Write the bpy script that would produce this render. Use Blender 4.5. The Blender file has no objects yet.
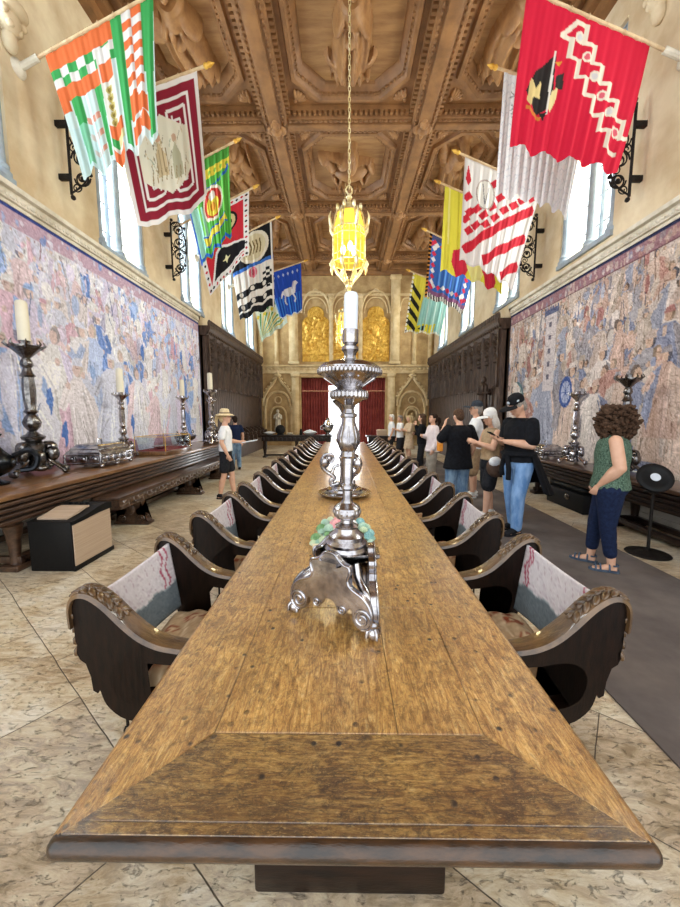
import bpy, bmesh, math, random
import numpy as np
from mathutils import Vector, Matrix
sc = bpy.context.scene
COL = sc.collection
PI = math.pi
rnd = random.Random(7)

# ---------------------------------------------------------------- camera model (used to lay the flags out on their poles)
F_PX = 360.0
PITCH = math.atan((453.5 - 414) / F_PX)
YAW = math.radians(.64)
CAM = Vector((0, 0, 1.55))
_cp, _sp, _cy, _sy = math.cos(PITCH), math.sin(PITCH), math.cos(YAW), math.sin(YAW)
def at(u, v, Y):
    fw = Vector((-_sy*_cp, _cy*_cp, -_sp)); rt = Vector((_cy, _sy, 0)); up = Vector((-_sy*_sp, _cy*_sp, _cp))
    d = fw + rt*((u-340)/F_PX) + up*((453.5-v)/F_PX)
    return CAM + d*((Y-CAM.y)/d.y)

# ---------------------------------------------------------------- colour helpers
def s2l(c):
    return tuple((x/12.92 if x <= .04045 else ((x+.055)/1.055)**2.4) for x in c)
def hx(h):
    if not isinstance(h, str): return tuple(h)
    h = h.lstrip('#')
    return tuple(int(h[i:i+2], 16)/255 for i in (0, 2, 4))
def lin(h): return s2l(hx(h)) + (1,)

# ---------------------------------------------------------------- mesh builder
class MB:
    def __init__(s): s.v = []; s.f = []
    def add(s, vs, fs, M=None):
        o = len(s.v)
        if M is not None: vs = [tuple(M @ Vector(p)) for p in vs]
        s.v.extend([tuple(p) for p in vs]); s.f.extend([tuple(i+o for i in f) for f in fs]); return s
    def bx(s, x0, x1, y0, y1, z0, z1, M=None):
        vs = [(x, y, z) for x in (x0, x1) for y in (y0, y1) for z in (z0, z1)]
        return s.add(vs, [(0,1,3,2),(4,6,7,5),(0,4,5,1),(2,3,7,6),(0,2,6,4),(1,5,7,3)], M)
    def cb(s, x0, x1, y0, y1, z0, z1, c=.005, M=None):      # box with chamfered edges
        bm = bmesh.new(); bmesh.ops.create_cube(bm, size=1)
        for v in bm.verts:
            v.co = Vector(((x0+x1)/2+v.co.x*(x1-x0), (y0+y1)/2+v.co.y*(y1-y0), (z0+z1)/2+v.co.z*(z1-z0)))
        bmesh.ops.bevel(bm, geom=list(bm.edges), offset=c, segments=2, profile=.5, affect='EDGES')
        s.bm(bm, M); return s
    def bm(s, bm, M=None):
        bm.verts.index_update()
        s.add([v.co.copy() for v in bm.verts], [[v.index for v in f.verts] for f in bm.faces], M); bm.free(); return s
    def lathe(s, prof, n=20, M=None, x=0, y=0, z=0, sq=None):
        vs = []; fs = []
        for r, h in prof:
            for k in range(n):
                a = 2*PI*k/n
                rr = r*(sq(a) if sq else 1)
                vs.append((x+rr*math.cos(a), y+rr*math.sin(a), z+h))
        m = len(prof)
        for i in range(m-1):
            for k in range(n):
                fs.append((i*n+k, i*n+(k+1)%n, (i+1)*n+(k+1)%n, (i+1)*n+k))
        fs.append(tuple(reversed(range(n)))); fs.append(tuple(range((m-1)*n, m*n)))
        return s.add(vs, fs, M)
    def tube(s, pts, r, n=8, M=None, rx=None):
        # r: number or list; rx: optional second radius list (elliptic, across the frame's side axis)
        pts = [Vector(p) for p in pts]; m = len(pts)
        R = r if isinstance(r, (list, tuple)) else [r]*m
        X = rx if rx is not None else R
        if not isinstance(X, (list, tuple)): X = [X]*m
        vs = []; fs = []; side = None
        for i, p in enumerate(pts):
            t = (pts[min(i+1, m-1)] - pts[max(i-1, 0)])
            t = t.normalized() if t.length > 1e-9 else Vector((0, 0, 1))
            if side is None:
                ref = Vector((1, 0, 0)) if abs(t.x) < .9 else Vector((0, 1, 0))
                side = (ref - t*ref.dot(t)).normalized()
            else:
                q = side - t*side.dot(t)
                side = q.normalized() if q.length > 1e-6 else side
            up = t.cross(side)
            for k in range(n):
                a = 2*PI*k/n
                vs.append(p + side*(X[i]*math.cos(a)) + up*(R[i]*math.sin(a)))
        for i in range(m-1):
            for k in range(n):
                fs.append((i*n+k, i*n+(k+1)%n, (i+1)*n+(k+1)%n, (i+1)*n+k))
        fs.append(tuple(reversed(range(n)))); fs.append(tuple(range((m-1)*n, m*n)))
        return s.add(vs, fs, M)
    def ball(s, c, r, n=10, m=7, M=None):
        if not isinstance(r, (list, tuple)): r = (r, r, r)
        vs = [(c[0], c[1], c[2]-r[2])]; fs = []
        for i in range(1, m):
            t = -PI/2 + PI*i/m
            for k in range(n):
                a = 2*PI*k/n
                vs.append((c[0]+r[0]*math.cos(t)*math.cos(a), c[1]+r[1]*math.cos(t)*math.sin(a), c[2]+r[2]*math.sin(t)))
        vs.append((c[0], c[1], c[2]+r[2])); T = len(vs)-1
        for k in range(n):
            fs.append((0, 1+(k+1)%n, 1+k)); fs.append((T, T-n+k, T-n+(k+1)%n))
        for i in range(m-2):
            for k in range(n):
                a = 1+i*n
                fs.append((a+k, a+(k+1)%n, a+n+(k+1)%n, a+n+k))
        return s.add(vs, fs, M)
    def prism(s, out, t0, t1, plane='xz', M=None):
        # outline in a plane, extruded along the remaining axis from t0 to t1
        def P(a, b, t):
            return {'xz': (a, t, b), 'yz': (t, a, b), 'xy': (a, b, t)}[plane]
        n = len(out)
        bm = bmesh.new()
        v0 = [bm.verts.new(P(a, b, t0)) for a, b in out]; v1 = [bm.verts.new(P(a, b, t1)) for a, b in out]
        f0 = bm.faces.new(v0); f1 = bm.faces.new(list(reversed(v1)))
        for i in range(n):
            bm.faces.new((v0[i], v1[i], v1[(i+1)%n], v0[(i+1)%n]))
        bmesh.ops.triangulate(bm, faces=[f0, f1], ngon_method='EAR_CLIP')
        bmesh.ops.recalc_face_normals(bm, faces=bm.faces)
        return s.bm(bm, M)
    def build(s, name, mat, parent=None, smooth=35, bevel=0, loc=None, rot=None):
        me = bpy.data.meshes.new(name)
        me.from_pydata(s.v, [], s.f); me.update()
        if smooth:
            me.shade_smooth(); me.set_sharp_from_angle(angle=math.radians(smooth))
        o = bpy.data.objects.new(name, me); COL.objects.link(o)
        if mat: me.materials.append(mat)
        if parent: o.parent = parent
        if loc: o.location = loc
        if rot: o.rotation_euler = rot
        if bevel:
            b = o.modifiers.new('bevel', 'BEVEL'); b.width = bevel; b.segments = 2; b.limit_method = 'ANGLE'; b.angle_limit = math.radians(40)
        return o

def tag(o, label, cat, group=None, kind=None):
    o['label'] = label; o['category'] = cat
    if group: o['group'] = group
    if kind: o['kind'] = kind
    return o
def thing(name, label, cat, loc=(0,0,0), rz=0, group=None, kind=None):
    o = bpy.data.objects.new(name, None); COL.objects.link(o)
    o.location = loc; o.rotation_euler = (0, 0, rz); o.empty_display_size = .1
    return tag(o, label, cat, group, kind)
def struct(o, label, cat='room'): return tag(o, label, cat, None, 'structure')
CH = {}
def copy_tree(o, parent=None):
    c = o.copy(); COL.objects.link(c)
    if parent is not None: c.parent = parent
    for ch in [x for x in bpy.data.objects if x.parent == o]: copy_tree(ch, c)
    return c
def bez(p0, p1, p2, p3, n=8):
    out = []
    for i in range(n+1):
        t = i/n; a = (1-t)**3; b = 3*(1-t)**2*t; c = 3*(1-t)*t*t; d = t**3
        out.append(tuple(a*p0[k]+b*p1[k]+c*p2[k]+d*p3[k] for k in range(len(p0))))
    return out
def smooth_line(pts, n=6):      # Catmull-Rom through the points
    P = [pts[0]] + list(pts) + [pts[-1]]; out = []
    for i in range(1, len(P)-2):
        for j in range(n):
            t = j/n
            out.append(tuple(.5*((2*P[i][k]) + (-P[i-1][k]+P[i+1][k])*t + (2*P[i-1][k]-5*P[i][k]+4*P[i+1][k]-P[i+2][k])*t*t + (-P[i-1][k]+3*P[i][k]-3*P[i+1][k]+P[i+2][k])*t**3) for k in range(len(pts[0]))))
    out.append(tuple(pts[-1])); return out
def spiral(cx, cy, r0, r1, a0, turns, n=18):
    return [(cx+(r0+(r1-r0)*i/n)*math.cos(a0+turns*2*PI*i/n), cy+(r0+(r1-r0)*i/n)*math.sin(a0+turns*2*PI*i/n)) for i in range(n+1)]
def relief(mb, W, H, nx, ny, fn, M, cut=None):
    # carved relief: a height field over W x H in the local x/z plane, rising along -y
    xs = np.linspace(-W/2, W/2, nx); zs = np.linspace(0, H, ny)
    X, Z = np.meshgrid(xs, zs)
    Hh = fn(X, Z)
    vs = [(float(X[j, i]), -float(Hh[j, i]), float(Z[j, i])) for j in range(ny) for i in range(nx)]
    fs = []
    for j in range(ny-1):
        for i in range(nx-1):
            if cut is not None and max(Hh[j, i], Hh[j+1, i], Hh[j, i+1], Hh[j+1, i+1]) <= cut: continue
            fs.append((j*nx+i, j*nx+i+1, (j+1)*nx+i+1, (j+1)*nx+i))
    mb.add(vs, fs, M)
def blob(X, Z, cx, cz, rx, rz, h, rot=0):
    c, s = math.cos(rot), math.sin(rot)
    a = ((X-cx)*c + (Z-cz)*s)/rx; b = (-(X-cx)*s + (Z-cz)*c)/rz
    return h*np.sqrt(np.clip(1-a*a-b*b, 0, 1))

# ---------------------------------------------------------------- painted cloth canvas
class Canvas:
    def __init__(s, w, h, bg):
        s.w, s.h = w, h
        s.a = np.zeros((h, w, 3)); s.a[:] = hx(bg) if isinstance(bg, str) else bg
    def _c(s, c): return np.array(hx(c) if isinstance(c, str) else c)
    def poly(s, pts, c, al=1):
        P = [(x*s.w, y*s.h) for x, y in pts]
        x0 = max(0, int(min(p[0] for p in P))); x1 = min(s.w, int(max(p[0] for p in P))+2)
        y0 = max(0, int(min(p[1] for p in P))); y1 = min(s.h, int(max(p[1] for p in P))+2)
        if x1 <= x0 or y1 <= y0: return
        X, Y = np.meshgrid(np.arange(x0, x1)+.5, np.arange(y0, y1)+.5)
        ins = np.zeros(X.shape, bool); j = len(P)-1
        for i in range(len(P)):
            xi, yi = P[i]; xj, yj = P[j]
            if yi != yj: ins ^= ((yi > Y) != (yj > Y)) & (X < (xj-xi)*(Y-yi)/(yj-yi)+xi)
            j = i
        sub = s.a[y0:y1, x0:x1]; sub[ins] = sub[ins]*(1-al)+s._c(c)*al
    def rect(s, x0, y0, x1, y1, c, al=1): s.poly([(x0,y0),(x1,y0),(x1,y1),(x0,y1)], c, al)
    def ell(s, cx, cy, rx, ry, c, al=1, n=20, a0=0, a1=2*PI):
        s.poly([(cx+rx*math.cos(a0+(a1-a0)*k/n), cy+ry*math.sin(a0+(a1-a0)*k/n)) for k in range(n)], c, al)
    def line(s, pts, wd, c, al=1):
        for (ax, ay), (bx, by) in zip(pts[:-1], pts[1:]):
            dx, dy = (bx-ax)*s.w, (by-ay)*s.h; L = math.hypot(dx, dy) or 1
            nx, ny = -dy/L*wd/2*s.w, dx/L*wd/2*s.w
            s.poly([(ax+nx/s.w, ay+ny/s.h), (bx+nx/s.w, by+ny/s.h), (bx-nx/s.w, by-ny/s.h), (ax-nx/s.w, ay-ny/s.h)], c, al)
    def frame(s, m, t, c):           # rectangular border band, in canvas-width units
        r = s.w/s.h; my, ty = m*r, t*r
        s.rect(m, my, 1-m, my+ty, c); s.rect(m, 1-my-ty, 1-m, 1-my, c)
        s.rect(m, my, m+t, 1-my, c); s.rect(1-m-t, my, 1-m, 1-my, c)
    def speck(s, amt, seed=0):
        g = np.random.default_rng(seed); s.a = np.clip(s.a + g.normal(0, amt, (s.h, s.w, 1)), 0, 1)
    def sample(s, U, V):             # U right, V down, 0..1
        x = np.clip((U*s.w).astype(int), 0, s.w-1); y = np.clip((V*s.h).astype(int), 0, s.h-1)
        return s.a[y, x]
def paint_mesh(me, cols):
    at_ = me.color_attributes.new('Col', 'FLOAT_COLOR', 'POINT')
    c = np.asarray(cols).reshape(-1, 3)
    l = np.where(c <= .04045, c/12.92, ((c+.055)/1.055)**2.4)
    at_.data.foreach_set('color', np.concatenate([l, np.ones((len(l), 1))], 1).astype(np.float32).ravel())
def grid_obj(name, pts, nu, nv, mat, canvas=None, parent=None, U=None, V=None, thick=0):
    fs = [(j*nu+i, j*nu+i+1, (j+1)*nu+i+1, (j+1)*nu+i) for j in range(nv-1) for i in range(nu-1)]
    me = bpy.data.meshes.new(name); me.from_pydata([tuple(p) for p in pts], [], fs); me.update(); me.shade_smooth()
    if canvas is not None: paint_mesh(me, canvas.sample(U.ravel(), V.ravel()))
    me.materials.append(mat)
    o = bpy.data.objects.new(name, me); COL.objects.link(o)
    if parent: o.parent = parent
    if thick:
        m = o.modifiers.new('thickness', 'SOLIDIFY'); m.thickness = thick; m.offset = 0
    return o

def vnoise(w, h, cell, seed):         # smooth value noise for the painted cloths
    g = np.random.default_rng(seed); gw, gh = int(w/cell)+3, int(h/cell)+3; G = g.random((gh, gw))
    X, Y = np.meshgrid(np.arange(w)/cell, np.arange(h)/cell); xi, yi = X.astype(int), Y.astype(int); fx, fy = X-xi, Y-yi
    fx, fy = fx*fx*(3-2*fx), fy*fy*(3-2*fy)
    return (G[yi, xi]*(1-fx)+G[yi, xi+1]*fx)*(1-fy)+(G[yi+1, xi]*(1-fx)+G[yi+1, xi+1]*fx)*fy
# ---------------------------------------------------------------- materials
def new_mat(name):
    m = bpy.data.materials.new(name); m.use_nodes = True
    nt = m.node_tree; b = nt.nodes['Principled BSDF']
    return m, nt, b
def N(nt, t, **kw):
    n = nt.nodes.new(t)
    for k, v in kw.items():
        if k in n.inputs: n.inputs[k].default_value = v
        else: setattr(n, k, v)
    return n
def ramp(nt, fac, stops):
    r = nt.nodes.new('ShaderNodeValToRGB'); e = r.color_ramp.elements
    while len(e) < len(stops): e.new(.5)
    for el, (p, c) in zip(e, stops): el.position = p; el.color = lin(c) if isinstance(c, str) else c
    nt.links.new(fac, r.inputs[0]); return r.outputs[0]
def mixc(nt, fac, a, b, mode='MIX'):
    m = nt.nodes.new('ShaderNodeMix'); m.data_type = 'RGBA'; m.blend_type = mode
    for k, v in ((0, fac), (6, a), (7, b)):
        if isinstance(v, (int, float)): m.inputs[k].default_value = v
        elif isinstance(v, tuple): m.inputs[k].default_value = v
        else: nt.links.new(v, m.inputs[k])
    return m.outputs[2]
def coords(nt, scale=(1,1,1), rot=(0,0,0), kind='Object'):
    tc = nt.nodes.new('ShaderNodeTexCoord'); mp = nt.nodes.new('ShaderNodeMapping')
    mp.inputs['Scale'].default_value = scale; mp.inputs['Rotation'].default_value = rot
    nt.links.new(tc.outputs[kind], mp.inputs[0]); return mp.outputs[0]
def noise(nt, vec, scale, detail=5, rough=.6, dist=0):
    n = N(nt, 'ShaderNodeTexNoise', Scale=scale, Detail=detail, Roughness=rough, Distortion=dist)
    nt.links.new(vec, n.inputs['Vector']); return n.outputs[0]
def bump(nt, b, h, strength=.3, dist=.01):
    bp = N(nt, 'ShaderNodeBump', Strength=strength, Distance=dist)
    nt.links.new(h, bp.inputs['Height']); nt.links.new(bp.outputs[0], b.inputs['Normal'])
def simple(name, c1, c2=None, rough=.6, metal=0, scale=6, bmp=.15, stretch=(1,1,1), spec=.5, coat=0, bdist=.01, lo=.35, hi=.65):
    m, nt, b = new_mat(name)
    v = coords(nt, stretch); n = noise(nt, v, scale)
    nt.links.new(ramp(nt, n, [(lo, c1), (hi, c2 or c1)]), b.inputs['Base Color'])
    b.inputs['Roughness'].default_value = rough; b.inputs['Metallic'].default_value = metal
    b.inputs['Specular IOR Level'].default_value = spec; b.inputs['Coat Weight'].default_value = coat
    if bmp: bump(nt, b, noise(nt, v, scale*4), bmp, bdist)
    return m
def painted(name, rough=.85, weave=220, transl=.0):
    m, nt, b = new_mat(name)
    a = nt.nodes.new('ShaderNodeVertexColor'); a.layer_name = 'Col'
    nt.links.new(a.outputs[0], b.inputs['Base Color']); b.inputs['Roughness'].default_value = rough
    b.inputs['Specular IOR Level'].default_value = .2
    v = coords(nt); bump(nt, b, noise(nt, v, weave, 2), .15, .003)
    if transl:
        t = nt.nodes.new('ShaderNodeBsdfTranslucent'); nt.links.new(a.outputs[0], t.inputs[0])
        mx = nt.nodes.new('ShaderNodeMixShader'); mx.inputs[0].default_value = transl
        nt.links.new(b.outputs[0], mx.inputs[1]); nt.links.new(t.outputs[0], mx.inputs[2])
        nt.links.new(mx.outputs[0], nt.nodes['Material Output'].inputs[0])
    return m
def emit_mat(name, c, strength, base=None):
    m, nt, b = new_mat(name)
    b.inputs['Base Color'].default_value = lin(base or c)
    b.inputs['Emission Color'].default_value = lin(c); b.inputs['Emission Strength'].default_value = strength
    return m

M = {}
M['plaster'] = simple('plaster', '#c4ad8a', '#e2d3b4', .9, scale=1.3, bmp=.25, bdist=.02)
M['limestone_light'] = simple('pale_carved_limestone', '#c8ad7e', '#e3cea4', .85, scale=3, bmp=.15, bdist=.02)
M['limestone'] = simple('carved_limestone', '#a4855a', '#c7aa7a', .85, scale=3, bmp=.2, bdist=.02)
M['window_stone'] = simple('window_stone', '#8794a0', '#a3aeb6', .8, scale=4, bmp=.15)
M['pale_stone'] = simple('pale_stone', '#c4bba8', '#e2dccd', .8, scale=4, bmp=.2)
M['gold'] = simple('gilded_stone', '#c9932c', '#eec45c', .45, metal=.35, scale=9, bmp=.3)
M['ceiling'] = simple('ceiling_wood', '#74502f', '#94693f', .55, scale=3, bmp=.1, stretch=(1,1,1))
M['ceiling_light'] = simple('ceiling_panel_wood', '#8f673f', '#ad8556', .6, scale=1.6, bmp=.1, stretch=(1,5,1))
M['carved_wood'] = simple('carved_ceiling_wood', '#8a613b', '#a87c4d', .5, scale=5, bmp=.1)
M['darkwood'] = simple('dark_walnut', '#120a07', '#28180f', .35, scale=7, bmp=.12, stretch=(1,1,5), coat=.1, spec=.3)
M['chairwood'] = simple('chair_walnut', '#0c0603', '#1c0f08', .38, scale=9, bmp=.12, stretch=(5,1,1), coat=.0, spec=.2)
M['chairtop'] = simple('worn_chair_walnut', '#3a2818', '#6d5235', .3, scale=11, bmp=.2, stretch=(1,3,1), coat=.5)
M['panel'] = simple('choir_stall_wood', '#30241d', '#5a473b', .5, scale=6, bmp=.1, stretch=(4,4,.6), spec=.3)
M['sidewood'] = simple('sideboard_walnut', '#33221a', '#5d4331', .3, scale=5, bmp=.1, stretch=(4,.6,4), coat=.4)
M['sidetop'] = simple('sideboard_top_walnut', '#5a3d26', '#8f6843', .28, scale=5, bmp=.1, stretch=(5,.6,1), coat=.4)
M['silver'] = simple('tarnished_silver', '#7f7c80', '#cbc8ca', .2, metal=1, scale=14, bmp=.12, bdist=.004)
M['silver_dark'] = simple('dark_silver', '#4a4848', '#8f8c8a', .25, metal=1, scale=18, bmp=.2, bdist=.004)
M['wax'] = simple('candle_wax', '#ddd6bf', '#e8e2cd', .5, scale=3, bmp=.05)
M['wax_white'] = simple('white_wax', '#c9d2dd', '#d8dfe7', .45, scale=3, bmp=.05)
M['iron'] = simple('wrought_iron', '#14110f', '#2a2420', .6, metal=.6, scale=20, bmp=.3)
M['black'] = simple('black_vinyl', '#07080a', '#0d0e11', .55, scale=30, bmp=.15, spec=.25)
M['carpet'] = simple('grey_carpet', '#5c5553', '#726a66', .98, scale=2, bmp=.0, spec=.1)
M['mesh_beige'] = simple('beige_speaker_cloth', '#b39c86', '#c2ac95', .9, scale=2, bmp=.25, stretch=(1,1,60))
M['whitewall'] = simple('lower_wall_plaster', '#b8b2a8', '#cfcac0', .9, scale=2, bmp=.1)
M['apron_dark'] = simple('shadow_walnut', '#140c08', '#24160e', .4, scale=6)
M['curtain'] = simple('red_curtain', '#7a2a28', '#93403a', .85, scale=3, bmp=.1)
M['cloth'] = painted('painted_cloth', .8, 260, .3)
M['tapestry'] = painted('woven_tapestry', .95, 160)
M['damask'] = painted('damask', .6, 300)
M['lead'] = simple('window_lead', '#33322f', '#4a4844', .6, scale=10, bmp=.1)
M['skin'] = simple('skin', '#d09f83', '#dcb096', .55, scale=8, bmp=.03)
M['eye'] = simple('eye_dark', '#2a1c14', None, .2, bmp=0)
M['lip'] = simple('lip', '#a8625a', None, .5, bmp=0)
def cloth_mat(name, a, b=None, sc_=18, bm_=.25, st=(1,1,1)): 
    if name not in M: M[name] = simple(name, a, b or a, .9, scale=sc_, bmp=bm_, stretch=st, spec=.2)
    return M[name]

# window glass: clear leaded panes that let the daylight in
m, nt, b = new_mat('window_glass')
tr = nt.nodes.new('ShaderNodeBsdfTransparent'); tr.inputs[0].default_value = (.93, .96, .97, 1)
gl = nt.nodes.new('ShaderNodeBsdfGlossy'); gl.inputs['Roughness'].default_value = .05
mx = nt.nodes.new('ShaderNodeMixShader'); mx.inputs[0].default_value = .06
nt.links.new(tr.outputs[0], mx.inputs[1]); nt.links.new(gl.outputs[0], mx.inputs[2])
nt.links.new(mx.outputs[0], nt.nodes['Material Output'].inputs[0]); M['glass'] = m

# refectory table top: old oiled walnut, mottled, pitted, with a worn polish
def table_mat(name, dark, along):
    m, nt, b = new_mat(name)
    S = (lambda a, c: (a, c, 3)) if along else (lambda a, c: (c, a, 3))
    v = coords(nt); vl = coords(nt, S(5, .7)); vm = coords(nt, S(1.6, 1))
    big = noise(nt, v, 2.6, 6, .7, .8); grain = noise(nt, vl, 13, 10, .8, 1.6); fine = noise(nt, coords(nt, S(3, 1)), 85, 6, .85, .8)
    mott = noise(nt, vm, 13, 9, .82, 1.2); mid = noise(nt, vm, 38, 6, .8, 1.0)
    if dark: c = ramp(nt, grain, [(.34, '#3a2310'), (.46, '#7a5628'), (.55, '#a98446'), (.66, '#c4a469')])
    else: c = ramp(nt, grain, [(.34, '#6b471f'), (.46, '#ad7d40'), (.55, '#d4a65c'), (.68, '#ecce94')])
    def mul(c, fac, lo, p0, p1, col):
        k = ramp(nt, fac, [(p0, (0,0,0,1)), (p1, (1,1,1,1))])
        return mixc(nt, lo, c, mixc(nt, k, lin(col), c))
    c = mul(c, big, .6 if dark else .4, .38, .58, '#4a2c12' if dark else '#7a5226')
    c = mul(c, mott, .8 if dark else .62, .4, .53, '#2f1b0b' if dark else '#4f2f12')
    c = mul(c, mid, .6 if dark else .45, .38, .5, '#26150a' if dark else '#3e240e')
    lt = ramp(nt, fine, [(.54, (0,0,0,1)), (.66, (1,1,1,1))]); c = mixc(nt, .5, c, mixc(nt, lt, c, lin('#d9b878')))
    vo = N(nt, 'ShaderNodeTexVoronoi', Scale=21.0, Randomness=1.0); nt.links.new(v, vo.inputs['Vector'])
    hole = ramp(nt, vo.outputs['Distance'], [(.1, (0,0,0,1)), (.2, (1,1,1,1))])
    sel = ramp(nt, noise(nt, v, 6, 3), [(.5, (1,1,1,1)), (.57, (0,0,0,1))])
    hs = mixc(nt, 1.0, hole, sel, 'LIGHTEN')
    c = mixc(nt, hs, lin('#1a0d05'), c)
    nt.links.new(c, b.inputs['Base Color'])
    r = nt.nodes.new('ShaderNodeMapRange'); r.inputs[3].default_value = .28; r.inputs[4].default_value = .5
    nt.links.new(mott, r.inputs[0]); nt.links.new(r.outputs[0], b.inputs['Roughness'])
    b.inputs['Coat Weight'].default_value = .8; b.inputs['Coat Roughness'].default_value = .14; b.inputs['Coat IOR'].default_value = 1.7
    h = mixc(nt, .5, grain, mott); h = mixc(nt, .4, h, hs); h = mixc(nt, .25, h, mid)
    bump(nt, b, h, .7, .008)
    bp = N(nt, 'ShaderNodeBump', Strength=.15, Distance=.006); nt.links.new(mott, bp.inputs['Height']); nt.links.new(bp.outputs[0], b.inputs['Coat Normal'])
    return m
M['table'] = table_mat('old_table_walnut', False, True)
M['table_edge'] = simple('shade_dark_table_edge', '#1c1108', '#4a3018', .3, scale=14, bmp=.2, stretch=(1,3,3), coat=.3)  # shade under the front rim put into the colour as a darker walnut
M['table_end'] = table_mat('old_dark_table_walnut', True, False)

# travertine floor: big rough slabs laid on the diagonal, veined and pitted
def floor_mat():
    m, nt, b = new_mat('travertine_slabs')
    A = math.radians(38)
    v = coords(nt, (1,1,1), (0,0,A))
    vw = nt.nodes.new('ShaderNodeVectorMath'); vw.operation = 'ADD'
    ns = N(nt, 'ShaderNodeTexNoise', Scale=1.6, Detail=4.0); nt.links.new(v, ns.inputs['Vector'])
    sc1 = nt.nodes.new('ShaderNodeVectorMath'); sc1.operation = 'SCALE'; sc1.inputs['Scale'].default_value = .035
    nt.links.new(ns.outputs['Color'], sc1.inputs[0]); nt.links.new(v, vw.inputs[0]); nt.links.new(sc1.outputs[0], vw.inputs[1])
    br = N(nt, 'ShaderNodeTexBrick'); br.offset = .37; br.squash = .7; br.squash_frequency = 3
    for k, val in (('Scale', 1.0), ('Mortar Size', .003), ('Mortar Smooth', .5), ('Brick Width', 1.35), ('Row Height', .55), ('Bias', 0.0)): br.inputs[k].default_value = val
    br.inputs['Color1'].default_value = (.2,.2,.2,1); br.inputs['Color2'].default_value = (.8,.8,.8,1); br.inputs['Mortar'].default_value = (.5,.5,.5,1)
    nt.links.new(vw.outputs[0], br.inputs['Vector'])
    st = coords(nt, (1.4, 4.5, 1), (0,0,A))
    vein = noise(nt, st, 3.2, 10, .78, 1.4); pit = noise(nt, coords(nt, (1,2.4,1), (0,0,A)), 17, 7, .8, .6)
    patch = noise(nt, v, 1.1, 6, .7)
    base = ramp(nt, vein, [(.32, '#6a5a47'), (.43, '#a08c70'), (.52, '#d0c2a8'), (.64, '#e9e2d3')])
    tone = ramp(nt, patch, [(.36, '#8d7655'), (.46, '#bba98c'), (.55, '#dcd4c6'), (.66, '#e6e4e0')])
    c = mixc(nt, .45, base, tone)
    c = mixc(nt, .45, c, mixc(nt, br.outputs['Color'], lin('#6f6454'), lin('#ece7dd')), 'OVERLAY')
    pt = ramp(nt, pit, [(.36, (0,0,0,1)), (.44, (1,1,1,1))])
    c = mixc(nt, pt, mixc(nt, .55, c, lin('#3c3023')), c)
    c = mixc(nt, br.outputs['Fac'], c, lin('#5d5244'))
    nt.links.new(c, b.inputs['Base Color']); b.inputs['Roughness'].default_value = .42
    inv = nt.nodes.new('ShaderNodeMath'); inv.operation = 'SUBTRACT'; inv.inputs[0].default_value = 1; nt.links.new(br.outputs['Fac'], inv.inputs[1])
    h = mixc(nt, .5, pt, vein); h = mixc(nt, .5, h, inv.outputs[0])
    bump(nt, b, h, .8, .02)
    return m
M['floor'] = floor_mat()
# ================================================================ THE ROOM
XL, XR, YB, YF, ZC = -4.2, 4.3, 17.75, -1.2, 8.62
fl = MB(); fl.bx(XL-.4, XR+.4, YF, YB+5, -.2, 0)
struct(fl.build('floor', M['floor'], smooth=0), 'rough travertine slab floor of the hall', 'floor')

SILL = 4.46
def side_wall(side, X, w0, name):
    s = -1 if side == 'left' else 1
    xo = X+s*.45
    x0, x1 = min(X, xo), max(X, xo)
    wins = [(w0+3.1*k-.72, w0+3.1*k+.72) for k in range(5) if w0+3.1*k+.72 < YB]
    mb = MB(); mb.bx(x0, x1, YF, YB+.4, 0, SILL); mb.bx(x0, x1, YF, YB+.4, 7.55, ZC+.3)
    y = YF
    for a, b in wins + [(YB+.4, None)]:
        mb.bx(x0, x1, y, a, SILL, 7.55); y = b
    struct(mb.build(name, M['plaster'], smooth=0), 'ochre plastered %s wall above the tapestry' % side, 'wall')
    return wins
winL = side_wall('left', XL, 4.12, 'wall_left')
winR = side_wall('right', XR, 3.8, 'wall_right')
def window(n, side, X, y0, y1):
    s = -1 if side == 'left' else 1
    yc = (y0+y1)/2
    fr = MB()
    def col(y, x, r, z0=SILL+.02, z1=6.95):                       # colonnette with base and capital
        H = z1-z0
        fr.lathe([(r*1.9,0),(r*1.9,.06),(r*1.5,.09),(r*1.6,.13),(r*1.05,.18),(r,.3),(r,H-.42),(r*1.2,H-.4),(r*1.15,H-.36),(r*1.5,H-.22),(r*2.1,H-.12),(r*2.1,H)], 12, x=x, y=y, z=z0)
    xi = X+s*.12
    for y in (y0+.07, y1-.07): col(y, xi-s*.06, .06)
    col(yc, xi, .07); col(yc, xi+s*.2, .05)
    fr.bx(min(X-s*.05, X+s*.45), max(X-s*.05, X+s*.45), y0-.02, y1+.02, SILL-.06, SILL+.02)
    # two pointed lights under a tracery head
    for a, b in ((y0+.05, yc), (yc, y1-.05)):
        w = b-a; out = [(a, 7.56), (a, 6.95)] 
        for i in range(9): 
            t = i/8; out.append((a+w*.08+w*.42*t, 6.95+.42*math.sin(t*PI/2)))
        for i in range(1, 9):
            t = i/8; out.append((a+w*.5+w*.42*t, 6.95+.42*math.cos(t*PI/2)))
        out += [(b, 6.95), (b, 7.56)]
        fr.prism(out, xi-.06, xi+.1, 'yz')
    o = fr.build('window_%d' % n, M['window_stone'])
    struct(o, 'tall twin light stone window, number %d from the front on the %s wall' % (n if side == 'left' else n-5, side), 'window')
    g = MB(); g.bx(X+s*.32-.004, X+s*.32+.004, y0, y1, SILL, 7.55); g.build('glass_pane', M['glass'], o, 0)
    ld = MB()
    for k in range(1, 6):
        z = SILL+.5*k; ld.bx(X+s*.31-.008, X+s*.31+.008, y0, y1, z-.006, z+.006)
    ld.build('leading', M['lead'], o, 0)
for i, (a, b) in enumerate(winL): window(i+1, 'left', XL, a, b)
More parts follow.
